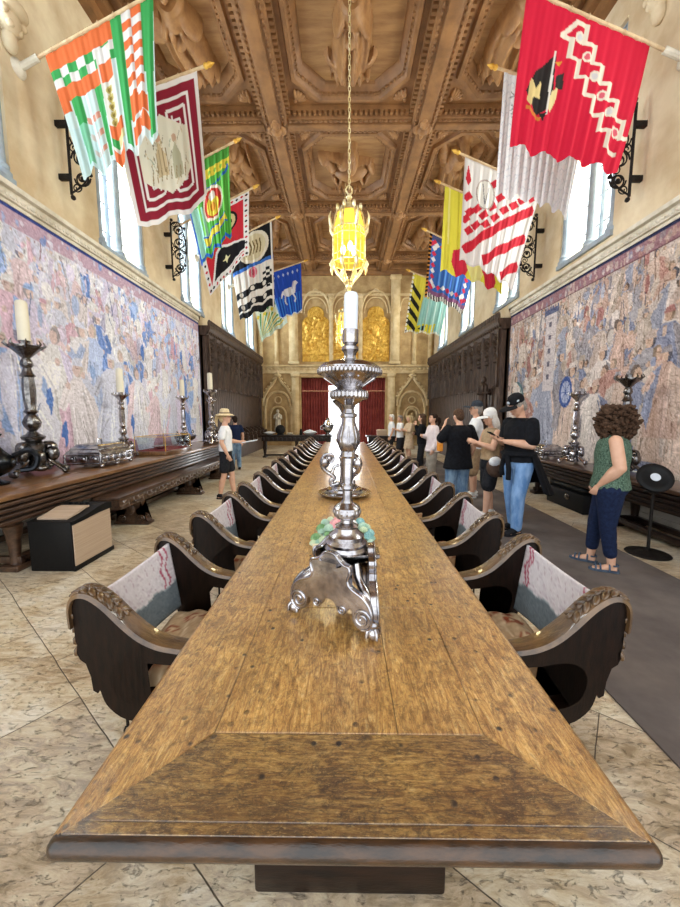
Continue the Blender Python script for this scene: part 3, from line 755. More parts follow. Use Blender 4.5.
# ================================================================ THE DANTE CHAIRS
def chair_proto():
    root = thing('dante_chair', '', 'chair', (0,0,0), 0, 'carved armchairs along the long table')
    top = smooth_line([(-.238,.79),(-.24,.86),(-.222,.9),(-.18,.905),(-.125,.868),(-.06,.80),(0,.748),(.06,.717),(.12,.703),(.185,.694)], 4)
    out = top + smooth_line([(.185,.655),(.11,.65),(.04,.655),(-.03,.668),(-.085,.66),(-.118,.625),(-.12,.575),(-.1,.525),(-.05,.495),(0,.488)], 3)
    out += smooth_line([(.03,.488),(.03,.43),(-.03,.425),(-.09,.442),(-.14,.49),(-.16,.55)], 3)
    out += [(-.168,.535),(-.185,.545),(-.19,.6),(-.205,.65),(-.225,.665),(-.235,.69),(-.222,.71),(-.236,.735),(-.228,.76)]
    for s in (-1, 1):
        y = .29*s
        mb = MB(); mb.prism(out, y-.03, y+.03, 'xz')
        # lower curved leg, hub and floor runner
        lower = smooth_line([(.01,.44),(-.07,.38),(-.13,.28),(-.17,.15),(-.2,.05)], 4)+smooth_line([(-.13,.05),(-.1,.16),(-.06,.27),(0,.35),(.06,.27),(.1,.16),(.13,.05)], 4)+smooth_line([(.2,.05),(.17,.15),(.13,.28),(.07,.38),(.01,.44)], 4)
        mb.prism(lower[:-1], y-.028, y+.028, 'xz')
        mb.cb(-.26, .26, y-.04, y+.04, 0, .055, .012)
        mb.build('side_frame', M['chairwood'], root, 40)
        # arm rest: worn top following the S, wider than the frame
        ar = MB(); n = len(top); w = [.046-.006*max(0, (p[0]+.02)/.2) for p in top]
        vs = []; fs = []
        for (px, pz), ww in zip(top, w):
            vs += [(px, y-ww, pz), (px, y+ww, pz), (px, y-ww*.82, pz+.014), (px, y+ww*.82, pz+.014), (px, y, pz+.018)]
        # push the cap outwards along the curve normal at the steep back end
        for i in range(n):
            a = Vector(top[max(i-1,0)]); b = Vector(top[min(i+1,n-1)]); t = (b-a).normalized(); nn = Vector((-t.y, t.x))
            for j in (2, 3, 4):
                h = .014 if j < 4 else .018
                v = vs[i*5+j]; vs[i*5+j] = (top[i][0]+nn.x*h, v[1], top[i][1]+nn.y*h)
        for i in range(n-1):
            q, r_ = i*5, i*5+5
            fs += [(q, r_, r_+2, q+2), (q+2, r_+2, r_+4, q+4), (q+4, r_+4, r_+3, q+3), (q+3, r_+3, r_+1, q+1), (q+1, r_+1, r_, q)]
        fs += [(0, 2, 4, 3, 1), tuple((n-1)*5+k for k in (0, 1, 3, 4, 2))]
        ar.add(vs, fs); arm = ar.build('arm_rest', M['chairtop'], root, 45)
        lf = MB()                                                     # carved acanthus leaf near the back of the arm
        for k in range(7):
            i = 8+int(k*1.9); a = Vector(top[i]); b = Vector(top[i+1]); t = (b-a).normalized(); ang = math.atan2(t.y, t.x)
            Mx = Matrix.Translation((top[i][0]-math.sin(ang)*.016, y, top[i][1]+math.cos(ang)*.016)) @ Matrix.Rotation(-ang, 4, 'Y')
            for e in (-1, 1): lf.ball((0, e*.022, 0), (.026, .014, .006), 8, 5, Mx @ Matrix.Rotation(e*.6, 4, 'Z'))
            lf.ball((0, 0, .003), (.016, .009, .008), 6, 4, Mx)
        for k, zz in enumerate((.88, .83, .78, .735, .69)): lf.ball((-.241, y, zz), (.014, .036, .022), 8, 5)
        lf.build('carved_leaf', M['chairtop'], arm, 60)
        hk = MB(); hk.tube([(-.1, y-s*.02, .445), (-.1, y-s*.02, .36)], .006, 6); hk.tube([(-.1+.016*math.cos(a), y-s*.02, .33+.03*math.sin(a)) for a in np.linspace(0, 2*PI, 10)], .004, 5); hk.tube([(-.12, y-s*.02, .45), (-.1, y-s*.02, .425), (-.08, y-s*.02, .45)], .005, 5)
        hk.build('hook', M['iron'], root)
    mb = MB(); mb.cb(-.12, .2, -.262, .262, .44, .5, .01); mb.cb(.13, .2, -.262, .262, .38, .5, .01); mb.tube([(0, -.27, .4), (0, .27, .4)], .03, 12); mb.build('seat_frame', M['chairwood'], root, 40)
    # cushion
    cu = Canvas(60, 60, '#b59a78'); r = random.Random(3)
    for k in range(9):
        x, y = r.uniform(.05, .95), r.uniform(.1, .9); cu.ell(x, y, r.uniform(.06, .16), r.uniform(.03, .08), '#8a4a30'); cu.ell(x+.03, y, .04, .03, '#c9b08c')
    for k in range(8): cu.line([(r.random(), 0), (r.random(), 1)], .025, '#d2bd9c', .6)
    cu.speck(.03, 1)
    nu = 29; U, V = np.meshgrid(np.linspace(0, 1, nu), np.linspace(0, 1, nu)); a, b = 2*U-1, 2*V-1
    h = .075*np.clip((1-a**6)*(1-b**6), 0, 1)**.5*(.75+.25*np.cos(a*1.4)*np.cos(b*1.4))+.006*np.sin(a*9+b*4)
    pts = np.stack([.015+.165*a, .25*b, .503+h], -1).reshape(-1, 3)
    grid_obj('seat_cushion', pts, nu, nu, M['damask'], cu, root, U, V)
    # slung back: white damask with crimson at the ends above a slate band
    bk = Canvas(120, 70, '#d8d2d6'); r = random.Random(5)
    for k in range(60):
        x, y = r.random(), r.uniform(0, .58); bk.ell(x, y, r.uniform(.01, .05), r.uniform(.01, .03), '#c2b6bf', .6, a0=0, a1=PI*1.2)
    for x in (.06, .1, .9, .83): bk.line([(x, .0), (x+.04, .14), (x-.02, .3), (x+.03, .5), (x, .6)], .022, '#a33a55', .85)
    for k in range(7): bk.line([(.2+k*.1, .1), (.25+k*.1, .3), (.2+k*.1, .5)], .006, '#b19aa6', .7)
    bk.poly([(0, .62), (.1, .56), (.25, .6), (.4, .54), (.55, .6), (.7, .55), (.85, .61), (1, .58), (1, 1), (0, 1)], '#6a747a')
    bk.line([(0, .62), (.1, .56), (.25, .6), (.4, .54), (.55, .6), (.7, .55), (.85, .61), (1, .58)], .012, '#9aa3a8'); bk.speck(.02, 2)
    nu, nv = 61, 36; U, V = np.meshgrid(np.linspace(0, 1, nu), np.linspace(0, 1, nv)); a = 2*U-1
    pts = np.stack([-.185-.035*(1-a*a)*(.4+.6*V)+.05*V, .262*a, .888-.018*(1-a*a)*(1-V)-.34*V], -1).reshape(-1, 3)
    grid_obj('back_panel', pts, nu, nv, M['damask'], bk, root, U, V, .012)
    return root
proto = chair_proto()
ORD = ['nearest', 'second', 'third', 'fourth', 'fifth', 'sixth', 'seventh', 'eighth', 'farthest']
for side, X, rz in (('left', -.722, 0), ('right', .748, PI)):
    for k in range(9):
        c = proto if (side == 'left' and k == 0) else copy_tree(proto)
        c.location = (X+rnd.uniform(-.008, .008), 1.52+1.008*k, 0); c.rotation_euler.z = rz+rnd.uniform(-.02, .02)
        w = {0: 'nearest', 8: 'farthest'}.get(k, '%s from the near end' % ORD[k])
        c['label'] = 'carved walnut armchair with damask back, %s, %s side of the table' % (w, side)

# ================================================================ SILVER ON THE TABLE
def claw_foot(mb, x, y, z=0, r=.024):
    mb.ball((x, y, z+r), r, 12, 8)
    for k in range(4):
        a = k*PI/2+.4; mb.tube([(x+.2*r*math.cos(a), y+.2*r*math.sin(a), z+2.3*r), (x+1.0*r*math.cos(a), y+1.0*r*math.sin(a), z+1.6*r), (x+1.12*r*math.cos(a), y+1.12*r*math.sin(a), z+.6*r)], r*.26, 6)
    mb.ball((x, y, z+2.4*r), (r*.9, r*.9, r*.7), 10, 6)
CSY = 1.363
def near_candlestick():
    feet = [Vector((-.196, 1.365, TZ)), Vector((.103, 1.188, TZ)), Vector((.107, 1.535, TZ))]
    c = sum(feet, Vector())/3
    root = thing('altar_candlestick', 'tall ornate silver candlestick on a scrolled tripod base, nearest on the table', 'candlestick', tuple(c))
    base = MB(); scr = MB()
    for i in range(3):
        A, B = feet[i]-c, feet[(i+1) % 3]-c
        d = (B-A); L = d.length; d.normalize(); n = Vector((d.y, -d.x, 0))
        if n.dot((A+B)/2) < 0: n = -n
        h = L/2
        half_top = smooth_line([(0,.288),(.022,.284),(.042,.264),(.06,.252),(.082,.246),(.084,.222),(.077,.2),(.085,.178),(.11,.163),(.14,.15),(.165,.125),(.176,.095),(.175,.065),(.16,.042),(.138,.034)], 4)
        half_bot = smooth_line([(.138,.034),(.115,.042),(.101,.062),(.1,.085),(.088,.1),(.078,.085),(.062,.068),(.045,.07),(.034,.084),(.026,.1),(.012,.11),(0,.112)], 3)
        right = half_top+half_bot[1:]
        out = right+[(-x, z) for x, z in reversed(right[1:-1])]
        mid = (A+B)/2
        tilt = Matrix.Rotation(-.17 if True else 0, 4, d)
        base_p = Vector((mid.x, mid.y, 0))
        R = Matrix(((d.x, n.x, 0, base_p.x), (d.y, n.y, 0, base_p.y), (0, 0, 1, 0), (0, 0, 0, 1)))
        Sh = Matrix.Translation((0, .01, 0)); Sh[1][2] = -.03                       # the face leans in towards the stem
        sc_ = Matrix.Diagonal((h/.174, 1, 1, 1))
        base.prism(out, -.014, .01, 'xz', R @ Sh @ sc_)
        for e in (-1, 1):                                              # raised rim and spiral volutes
            rim = [(e*x, .01, z) for x, z in half_top]; scr.tube(rim, .005, 6, R @ Sh @ sc_)
            scr.tube([(e*x, .01, z) for x, z in spiral(.138, .075, .036, .006, -PI*.1, 1.7, 24)], .0055, 6, R @ Sh @ sc_)
            scr.tube([(e*x, .01, z) for x, z in spiral(.056, .087, .018, .004, PI*.9, 1.4, 16)], .0045, 6, R @ Sh @ sc_)
        ft = MB(); claw_foot(ft, A.x, A.y); ft.build('claw_foot', M['silver'], root, 60)
        out_d = Vector((A.x, A.y, 0)).normalized()                     # corner bracket rising from each foot to the platform
        pts = [(A.x*k, A.y*k, z) for k, z in ((.93, .05), (.99, .09), (.93, .135), (.78, .16), (.62, .18), (.54, .205), (.56, .24))]
        br_ = MB(); br_.tube(smooth_line([(A.x*k, A.y*k, z) for k, z in ((.86, .05), (.88, .1), (.8, .14), (.62, .165), (.48, .19), (.4, .24))], 4), .012, 8, rx=.016); br_.build('corner_bracket', M['silver'], root, 60)
    tri = [tuple((feet[i]-c+feet[(i+1) % 3]-c).xy*.5*1.32) for i in range(3)]
    pl = []
    for i in range(3):
        p, q = Vector(tri[i]), Vector(tri[(i+1) % 3]); t_ = Vector((-p.y, p.x)).normalized()*.04; pl += [tuple(p-t_), tuple(p+t_), tuple(((p+q)/2)*.95)]
    base.prism(pl, .243, .258, 'xy')
    b = base.build('tripod_base', M['silver'], root, 40)
    scr.build('scroll_rim', M['silver'], b, 60)
    zc = lambda v: at(350, v, CSY).z-TZ
    px = lambda w: w/2*CSY/F_PX
    prof = [(549, 44), (547, 44), (544, 40), (541, 42), (538, 36), (534, 36), (530, 25), (527, 22), (525, 24), (522, 13), (519, 13), (517.5, 22), (515, 27), (511, 28.5), (507, 27), (504, 20), (502, 13), (499, 10), (495, 9.5), (490, 9.5), (488, 13), (485, 13), (483, 10), (470, 10.5), (458, 11.5), (456, 15), (453.5, 15), (451, 14), (448, 19), (443, 22.5), (438, 23.5), (433, 21), (427, 16.5), (421, 13), (417.5, 13), (416.5, 16.5), (414, 16.5), (413, 11.5), (409, 10), (405, 13), (401, 25), (399, 33), (396, 36.5), (393, 36), (390, 30), (388.5, 24), (386, 28), (381, 42), (376, 55), (373.5, 60), (371, 62), (368, 61), (364.5, 52), (362, 38), (360, 22), (359, 13), (356, 11), (353, 12.5), (350, 17), (347, 16), (345, 11), (343, 15), (341.5, 15.5), (330, 15.5), (329.5, 14)]
    st = MB(); st.lathe([(px(w), zc(v)) for v, w in prof], 40)
    sm = st.build('stem', M['silver'], root, 30); sm.rotation_euler.y = .017
    def orn(nm):
        nonlocal g
        if g.v: g.build(nm, M['silver'], sm, 60)
        g = MB()
    g = MB()                                                           # gadroons round the collar, rope edge round the bowl, acanthus on the vase
    for k in range(26): a = 2*PI*k/26; g.ball((px(34)*math.cos(a), px(34)*math.sin(a), zc(395)), (.009, .009, .017), 6, 5)
    orn('gadrooned_collar')
    for k in range(48): a = 2*PI*k/48; g.ball((px(60)*math.cos(a), px(60)*math.sin(a), zc(372)), (.008, .008, .013), 6, 5)
    for k in range(20): a = 2*PI*k/20; g.tube([(px(50)*math.cos(a), px(50)*math.sin(a), zc(378)), (px(27)*math.cos(a), px(27)*math.sin(a), zc(386))], .004, 5)
    orn('bowl_rim')
    for k in range(8): a = 2*PI*k/8; g.tube([(px(w)*math.cos(a), px(w)*math.sin(a), zc(v)) for w, v in ((14, 452), (21, 441), (21, 435), (16, 426))], [.002, .006, .005, .002], 6)
    orn('vase_leaf')
    for k in range(16): a = 2*PI*k/16; g.ball((px(27)*math.cos(a), px(27)*math.sin(a), zc(511)), (.005, .005, .012), 6, 4)
    orn('knop_beading')
    mtx = Matrix.Translation(c) @ Matrix.Rotation(.017, 4, 'Y')
    p = mtx @ Vector((0, 0, zc(330.5)))
    cd = MB(); hh = zc(292)-zc(330.5); cd.lathe([(px(13.6), 0), (px(13.8), hh*.5), (px(13.4), hh*.9), (px(11.5), hh*.97), (px(6), hh)], 24)
    o = cd.build('pillar_candle', M['wax_white'], None, 50, loc=tuple(p), rot=(0, .017, 0))
    tag(o, 'thick white candle on top of the nearest tall silver candlestick', 'candle')
near_candlestick()

def rear_candlestick():
    root = thing('volute_candlestick', 'silver candlestick with scroll brackets on a round dish, behind the nearest one', 'candlestick', (.004, 3.47, TZ))
    d = MB(); d.lathe([(.2,0),(.235,.012),(.255,.03),(.258,.038),(.2,.036),(.175,.05),(.17,.07),(.13,.075),(.12,.1),(.07,.115),(.05,.14)], 44)
    d.build('dish_base', M['silver'], root, 40)
    s = MB(); s.lathe([(.05,.12),(.04,.2),(.045,.34),(.06,.37),(.035,.41),(.03,.48),(.05,.5),(.055,.56),(.03,.62),(.025,.74),(.045,.77),(.03,.8),(.05,.84),(.11,.9),(.115,.92),(.06,.925),(.03,.94),(.03,.97),(.034,.98),(.034,1.02)], 28)
    s.build('stem', M['silver'], root, 40)
    for k in range(3):
        a = PI/2*0+.12+2*PI*k/3+PI/2*.0 if False else (PI+.15)+2*PI*k/3
        v = MB(); ca, sa = math.cos(a), math.sin(a)
        path = smooth_line([(.06,.12),(.1,.1),(.13,.12),(.125,.16),(.1,.165),(.12,.2),(.19,.25),(.22,.31),(.215,.36),(.18,.4),(.13,.4),(.11,.36),(.135,.33),(.165,.345)], 4)
        v.tube([(r*ca, r*sa, z) for r, z in path], [.02]*(len(path)-12)+[.017]*12, 8, rx=.026)
        v.ball((.19*ca, .19*sa, .33), (.05, .05, .06), 10, 7); v.ball((.15*ca, .15*sa, .365), .024, 8, 6); v.ball((.12*ca, .12*sa, .125), .022, 8, 6)
        v.tube([(.05*ca, .05*sa, .3), (.1*ca, .1*sa, .28), (.13*ca, .13*sa, .2)], .018, 8)
        v.build('volute', M['silver'], root, 60)
    cd = MB(); cd.lathe([(.03,0),(.03,.1),(.025,.11),(.01,.115)], 16)
    tag(cd.build('pillar_candle', M['wax_white'], None, 50, loc=(.004, 3.47, TZ+1.02)), 'short white candle on the silver candlestick behind the nearest one', 'candle')
rear_candlestick()

# low centrepiece of succulents and roses, and a small card
fw = thing('flower_arrangement', 'low arrangement of succulents and pink roses on the table behind the silver base', 'flowers', (0, 2.16, TZ))
mb = MB(); mb.lathe([(.09,0),(.13,.015),(.15,.035),(.14,.036)], 24); mb.build('bowl', M['silver'], fw, 40)
def rosette(cx, cy, cz, r, mat, name, n=3, open_=.5):
    mb = MB()
    n += 1
    for ring in range(n):
        m = 4+ring*3
        for k in range(m):
            a = 2*PI*k/m+ring*.5; el = PI/2*(1-(ring+.7)/n*.95)
            d = Vector((math.cos(a)*math.cos(el), math.sin(a)*math.cos(el), math.sin(el)))
            mb.ball((cx+d.x*r*.78, cy+d.y*r*.78, max(cz, r*.3)+d.z*r*.78), (r*.24, r*.24, r*.26), 8, 6)
    mb.ball((cx, cy, max(cz, r*.64)), r*.6, 10, 7)
    mb.build(name, mat, fw, 60)
suc = [simple('succulent_%s' % n, a, b_, .6, scale=20, bmp=.05) for n, a, b_ in (('green', '#5f8f5a', '#9cc38e'), ('mint', '#8fb8a2', '#c4ddcc'), ('teal', '#6fa6a8', '#a6d0cf'), ('pale', '#b3c9a0', '#dbe6cb'))]
pink = simple('rose_pink', '#d98a94', '#efb6b6', .7, scale=20, bmp=.05); wht = simple('rose_white', '#dfe0e6', '#f2f0f0', .7, scale=20, bmp=.05)
for x, y, z, r, m_ in ((-.17, -.03, .03, .05, 0), (-.12, -.08, .03, .05, 3), (-.14, .03, .07, .05, 0), (-.15, -.08, .02, .036, 1), (-.09, -.03, .09, .048, 1), (-.1, .08, .07, .05, 2), (.15, -.03, .04, .05, 2), (.12, .05, .07, .055, 1), (.16, .06, .03, .05, 2), (.1, -.07, .03, .045, 3), (0, .1, .05, .05, 0)):
    rosette(x, y, z, r*.72, suc[m_], 'succulent'); rosette(x*.86+.02*math.sin(z*90), y+.035, z+.03, r*.55, suc[(m_+1) % 4], 'succulent'); rosette(x*1.08, y-.045, z*.5, r*.5, suc[(m_+3) % 4], 'succulent')
for x, y, z, r, m_ in ((-.045, .0, .1, .05, pink), (-.03, -.06, .07, .045, wht), (.04, .02, .09, .05, wht), (.06, -.06, .06, .04, wht), (-.03, .08, .1, .045, pink)):
    rosette(x, y, z, r, m_, 'rose', 3, .2)
cdm = simple('cream_card', '#e2d6b4', '#efe6cb', .8, scale=5, bmp=0)
mb = MB(); mb.prism([(-.022, 0), (-.02, 0), (.0, .05), (.02, 0), (.022, 0), (.0, .054)], -.055, .055, 'yz')
o = mb.build('table_card', cdm, None, 0, loc=(-.125, 1.99, TZ), rot=(0, 0, .12)); tag(o, 'small folded cream card standing before the succulents', 'card')

# ================================================================ SIDEBOARDS
def sideboard(name, label, x0, x1, y0, y1, z, legs, front, wt='sidetop', wa='sidewood', rail=-1):
    root = thing(name, label, 'sideboard', ((x0+x1)/2, y0, 0)); cx = (x0+x1)/2; W = (x1-x0)/2; L = y1-y0
    mb = MB(); mb.cb(-W, W, 0, L, z-.05, z, .012); mb.build('top', M[wt], root, 30)
    mb = MB()
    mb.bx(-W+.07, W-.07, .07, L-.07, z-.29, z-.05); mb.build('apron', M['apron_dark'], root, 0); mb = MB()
    for k, (a, b, ins) in enumerate(((z-.105, z-.068, .008), (z-.165, z-.128, .02), (z-.225, z-.188, .032), (z-.29, z-.25, .045))):
        mb.cb(-W+ins, W-ins, ins, L-ins, a, b, .012)
    mb.build('apron_moulding', M[wa], root, 30)
    for fx in (front*(W-.2), -front*(W-.1)):
        for y in legs:
            l = MB(); y_ = y-y0
            l.lathe([(.075,0),(.075,.04),(.05,.06),(.045,.14),(.06,.3),(.085,z-.36),(.09,z-.35),(.07,z-.33),(.09,z-.31),(.09,z-.25)], 14, x=fx, y=y_)
            l.cb(fx-.1, fx+.1, y_-.1, y_+.1, 0, .06, .01)
            l.build('leg', M[wa], root, 40)
    mb = MB(); fx = front*(W-.2); mb.cb(fx-.035, fx+.035, legs[0]-y0, legs[rail]-y0, .06, .13, .01); mb.build('stretcher', M[wa], root, 30)
    mb = MB(); fx = -front*(W-.1); mb.cb(fx-.035, fx+.035, legs[0]-y0, legs[rail]-y0, .06, .13, .01)
    for y in legs: cs_ = MB(); cs_.cb(-W+.12, W-.12, y-y0-.03, y-y0+.03, .06, .13, .01); cs_.build('cross_stretcher', M[wa], root, 30)
    mb.build('stretcher', M[wa], root, 30)
    return root
sideboard('sideboard', 'long walnut sideboard with moulded front under the left tapestry', -4.12, -3.1, 2.9, 9.6, .8, (3.45, 5.3, 7.1, 8.9), 1)
sideboard('sideboard', 'narrow dark sideboard under the right tapestry, behind the visitors', 3.6, 4.2, 2.6, 9.2, .72, (2.9, 5.0, 7.0, 8.9), -1, 'sidewood', 'darkwood', 1)
def carved_bench():
    root = thing('carved_bench', 'low dark bench with carved leafy front before the left sideboard', 'bench', (-3.0, 4.42, 0)); L = 4.4
    mb = MB(); mb.cb(-.19, .17, 0, L, .45, .5, .012); mb.build('seat', M['sidewood'], root, 30)
    mb = MB(); mb.bx(-.17, .13, .05, L-.05, .33, .45)
    Mx = Matrix.Translation((.13, L/2, .33)) @ Matrix.Rotation(PI/2, 4, 'Z')
    def fn(X, Z):
        p = X*2*PI/.34; h = .022*np.exp(-((Z-.06-.03*np.sin(p))/.014)**2)+.02*np.abs(np.sin(p*1.5))*np.exp(-((Z-.06+.02*np.sin(p))/.03)**2)
        return h+.014*((Z > .105) | (Z < .014))
    relief(mb, L-.1, .12, 520, 20, fn, Mx); mb.build('carved_apron', M['sidewood'], root, 60)
    for y in (.55, 2.45, 4.1):
        t = MB(); out = smooth_line([(-.17,.33),(-.12,.25),(-.07,.2),(-.1,.13),(-.19,.09),(-.22,.04)], 4)+[(-.22,0),(.24,0)]+smooth_line([(.24,.04),(.2,.09),(.1,.13),(.07,.2),(.12,.25),(.15,.33)], 4)
        t.prism(out, y-.06, y+.06, 'xz')
        for e in (-1, 1):
            t.tube([(x, y+e*.062, z) for x, z in spiral(.14, .085, .05, .01, 0, 1.3)], .014, 6); t.tube([(x, y+e*.062, z) for x, z in spiral(-.12, .085, .05, .01, PI, -1.3)], .014, 6)
            t.ball((0, y+e*.06, .22), (.06, .02, .08), 10, 6)
        t.cb(-.24, .26, y-.08, y+.08, 0, .04, .01); t.build('trestle_foot', M['sidewood'], root, 40)
carved_bench()

# powered speaker cabinet on the floor by the sideboard
sp = thing('speaker_cabinet', 'black speaker cabinet with beige cloth front on the floor by the left sideboard', 'speaker', (-2.87, 3.68, 0), 0)
mb = MB(); mb.cb(-.225, .205, -.3, .3, .0, .5, .012); mb.prism([(-.3, .495), (.3, .495), (.3, .56), (.22, .575), (.1, .565), (-.1, .52), (-.3, .505)], -.225, .225, 'yz'); mb.cb(.195, .225, -.3, .3, 0, .05, .006); mb.build('cabinet', M['black'], sp, 35)
mb = MB(); mb.prism([(-.28, .05), (.28, .05), (.28, .5), (.1, .49), (-.1, .47), (-.28, .46)], .2, .216, 'yz'); mb.build('grille', M['mesh_beige'], sp, 20)
mb = MB(); mb.prism([(-.24, .51), (-.08, .53), (.02, .555), (.08, .56), (.08, .576), (0, .575), (-.1, .55), (-.24, .525)], -.17, .13, 'yz'); mb.build('top_panel', M['mesh_beige'], sp, 30)
for k in range(4): mb = MB(); mb.lathe([(.018,0),(.018,.014),(.012,.018)], 12, x=.05-.06*k, y=.16, z=.572); mb.build('control_knob', M['black'], sp)

# ================================================================ SILVER AND CASES ON THE SIDEBOARDS
def tall_candlestick(x, y, z0, h, label, clabel, mat='silver', cr=.055, ch=.42, rot=0, candle=True, twist=False):
    root = thing('tall_candlestick', label, 'candlestick', (x, y, z0), rot, 'tall silver candlesticks on the sideboards'); k = h/1.5
    b = MB()
    for i in range(3):
        a = 2*PI*i/3+.5; ca, sa = math.cos(a), math.sin(a)
        path = smooth_line([(.1,.36),(.17,.36),(.2,.3),(.16,.24),(.14,.18),(.2,.12),(.27,.06),(.3,.03),(.3,.075),(.26,.085)], 3)
        b.tube([(r*ca*k*.95, r*sa*k*.95, z*k) for r, z in path], .024*k, 8, rx=.05*k)
        b.ball((.27*ca*k, .27*sa*k, .035*k), .035*k, 8, 6); b.ball((.16*ca*k, .16*sa*k, .24*k), (.07*k, .07*k, .09*k), 10, 6)
        a2 = a+PI/3; b.ball((.11*math.cos(a2)*k, .11*math.sin(a2)*k, .2*k), (.07*k, .07*k, .1*k), 10, 6); b.ball((.15*math.cos(a2)*k, .15*math.sin(a2)*k, .09*k), (.07*k, .07*k, .04*k), 8, 5)
    b.lathe([(.14*k,.06*k),(.1*k,.12*k),(.11*k,.28*k),(.13*k,.35*k),(.1*k,.37*k),(.05*k,.4*k)], 18)
    b.build('tripod_base', M[mat], root, 50)
    s = MB()
    s.lathe([(r*k, .38*k+z*k) for r, z in ((.06,0),(.1,.03),(.11,.06),(.06,.09),(.035,.12),(.07,.17),(.085,.22),(.06,.28),(.04,.31),(.065,.34),(.045,.37),(.055,.45),(.06,.6),(.05,.72),(.07,.74),(.05,.77),(.035,.82),(.06,.86),(.05,.9),(.035,.93),(.08,.98),(.13,1.03),(.15,1.05),(.15,1.065),(.05,1.06),(.045,1.1),(.05,1.12))], 24,
            sq=(lambda a: 1+.16*math.cos(a*6)) if twist else (lambda a: 1+.05*math.cos(a*8)))
    s.build('stem', M[mat], root, 45)
    p = MB(); p.tube([(.135*k*math.cos(a), .135*k*math.sin(a), 1.43*k) for a in np.linspace(0, 2*PI, 25)], .012*k, 6)
    for i in range(8):
        a = PI*i/4; p.tube([(.13*k*math.cos(a), .13*k*math.sin(a), 1.42*k), (.18*k*math.cos(a), .18*k*math.sin(a), 1.46*k), (.16*k*math.cos(a), .16*k*math.sin(a), 1.5*k)], [.016*k, .014*k, .004*k], 6)
    p.build('drip_pan', M[mat], root, 60)
    if candle:
        c = MB(); c.lathe([(cr,0),(cr*1.02,ch*.5),(cr*.96,ch-.02),(cr*.7,ch),(.01,ch-.006)], 20); c.tube([(0,0,ch-.01),(0,0,ch+.02)], .004, 5)
        tag(c.build('pillar_candle', M['wax'], None, 50, loc=(x, y, z0+1.5*k)), clabel, 'candle', 'cream candles on the sideboard candlesticks')
tall_candlestick(-3.82, 4.38, .8, 1.62, 'large dark silver candlestick at the near end of the left sideboard', 'thick cream candle on the large near candlestick, left sideboard', 'silver_dark', .062, .46)
tall_candlestick(-3.83, 6.2, .8, 1.12, 'silver candlestick between the lidded casket and the glass case', 'cream candle on the candlestick beside the glass case', 'silver', .055, .4, .4)
tall_candlestick(-3.55, 7.95, .8, 1.15, 'silver candlestick between the glass case and the silver boat dish', 'cream candle on the candlestick beside the silver boat dish', 'silver', .05, .34, .9)
tall_candlestick(-3.3, 8.95, .8, 1.35, 'silver candlestick at the far end of the left sideboard, behind the hat wearer', 'cream candle above the straw hat at the far end of the left sideboard', 'silver', .06, .4, .2)
tall_candlestick(-3.42, 9.35, .8, 1.15, 'twisted silver candlestick without a candle at the far end of the left sideboard', '', 'silver', candle=False, twist=True)
tall_candlestick(3.86, 6.05, .72, 1.2, 'bright silver candlestick on the right sideboard, between the black cap and the curly hair', '', 'silver', candle=False, rot=.3)
tall_candlestick(3.86, 5.0, .72, 1.36, 'dark candlestick rising behind the person with curly hair', '', 'silver_dark', candle=False, rot=.7)
def casket(x, y, z, L, W, H, label, rot=0):
    root = thing('silver_casket', label, 'casket', (x, y, z), rot)
    b = MB(); b.cb(-W/2, W/2, -L/2, L/2, .05, .05+H*.38, .02)
    b.cb(-W/2-.015, W/2+.015, -L/2-.015, L/2+.015, .05+H*.36, .05+H*.42, .008); b.cb(-W/2-.012, W/2+.012, -L/2-.012, L/2+.012, .045, .075, .008); b.build('body', M['silver'], root, 30)
    e_ = MB()
    for sx in (-1, 1):
        for sy in (-1, 1): e_.lathe([(.02,0),(.026,.02),(.016,.06),(.024,H*.3),(.02,H*.36)], 10, x=sx*W/2, y=sy*L/2, z=.06)
    for f in range(4):
        ax = f < 2; s_ = 1 if f % 2 else -1; n_ = 5 if ax else 3; D = L if ax else W
        for q in range(n_):
            c0 = -D/2+D*(q+.5)/n_; hw = D/n_*.38
            if ax: e_.cb(min(s_*W/2, s_*(W/2+.012)), max(s_*W/2, s_*(W/2+.012)), c0-hw, c0+hw, .085, .05+H*.34, .006); e_.ball((s_*(W/2+.012), c0, .05+H*.23), (.012, hw*.6, H*.09), 10, 6)
            else: e_.cb(c0-hw, c0+hw, min(s_*L/2, s_*(L/2+.012)), max(s_*L/2, s_*(L/2+.012)), .085, .05+H*.34, .006); e_.ball((c0, s_*(L/2+.012), .05+H*.23), (hw*.6, .012, H*.09), 10, 6)
    e_.build('embossed_panel', M['silver'], root, 50)
    l = MB(); vs = []; fs = []
    tiers = [(1, .42), (.97, .5), (.84, .58), (.84, .64), (.66, .74), (.62, .8), (.2, .83)]
    for s_, t in tiers: vs += [(sx*W/2*s_, sy*(L/2-(1-s_)*W/2), .05+H*t) for sx, sy in ((-1,-1),(1,-1),(1,1),(-1,1))]
    for i in range(len(tiers)-1):
        for k in range(4): fs.append((i*4+k, i*4+(k+1)%4, i*4+4+(k+1)%4, i*4+4+k))
    fs.append(tuple(range(len(vs)-4, len(vs)))); l.add(vs, fs); li = l.build('lid', M['silver'], root, 20, .006)
    h = MB(); h.tube([(0, -.05, .05+H*.82), (0, -.035, .05+H), (0, .035, .05+H), (0, .05, .05+H*.82)], .012, 8); h.build('handle', M['silver'], li)
    for sx in (-1, 1):
        for sy in (-1, 0, 1):
            f = MB(); f.ball((sx*(W/2-.01), sy*(L/2-.03), .03), .03, 10, 7); f.ball((sx*(W/2), sy*(L/2-.03), .075), (.022, .03, .04), 8, 6); f.build('foot', M['silver'], root)
casket(-3.62, 5.28, .8, .74, .5, .34, 'lidded silver casket on the left sideboard beside the first candlestick')
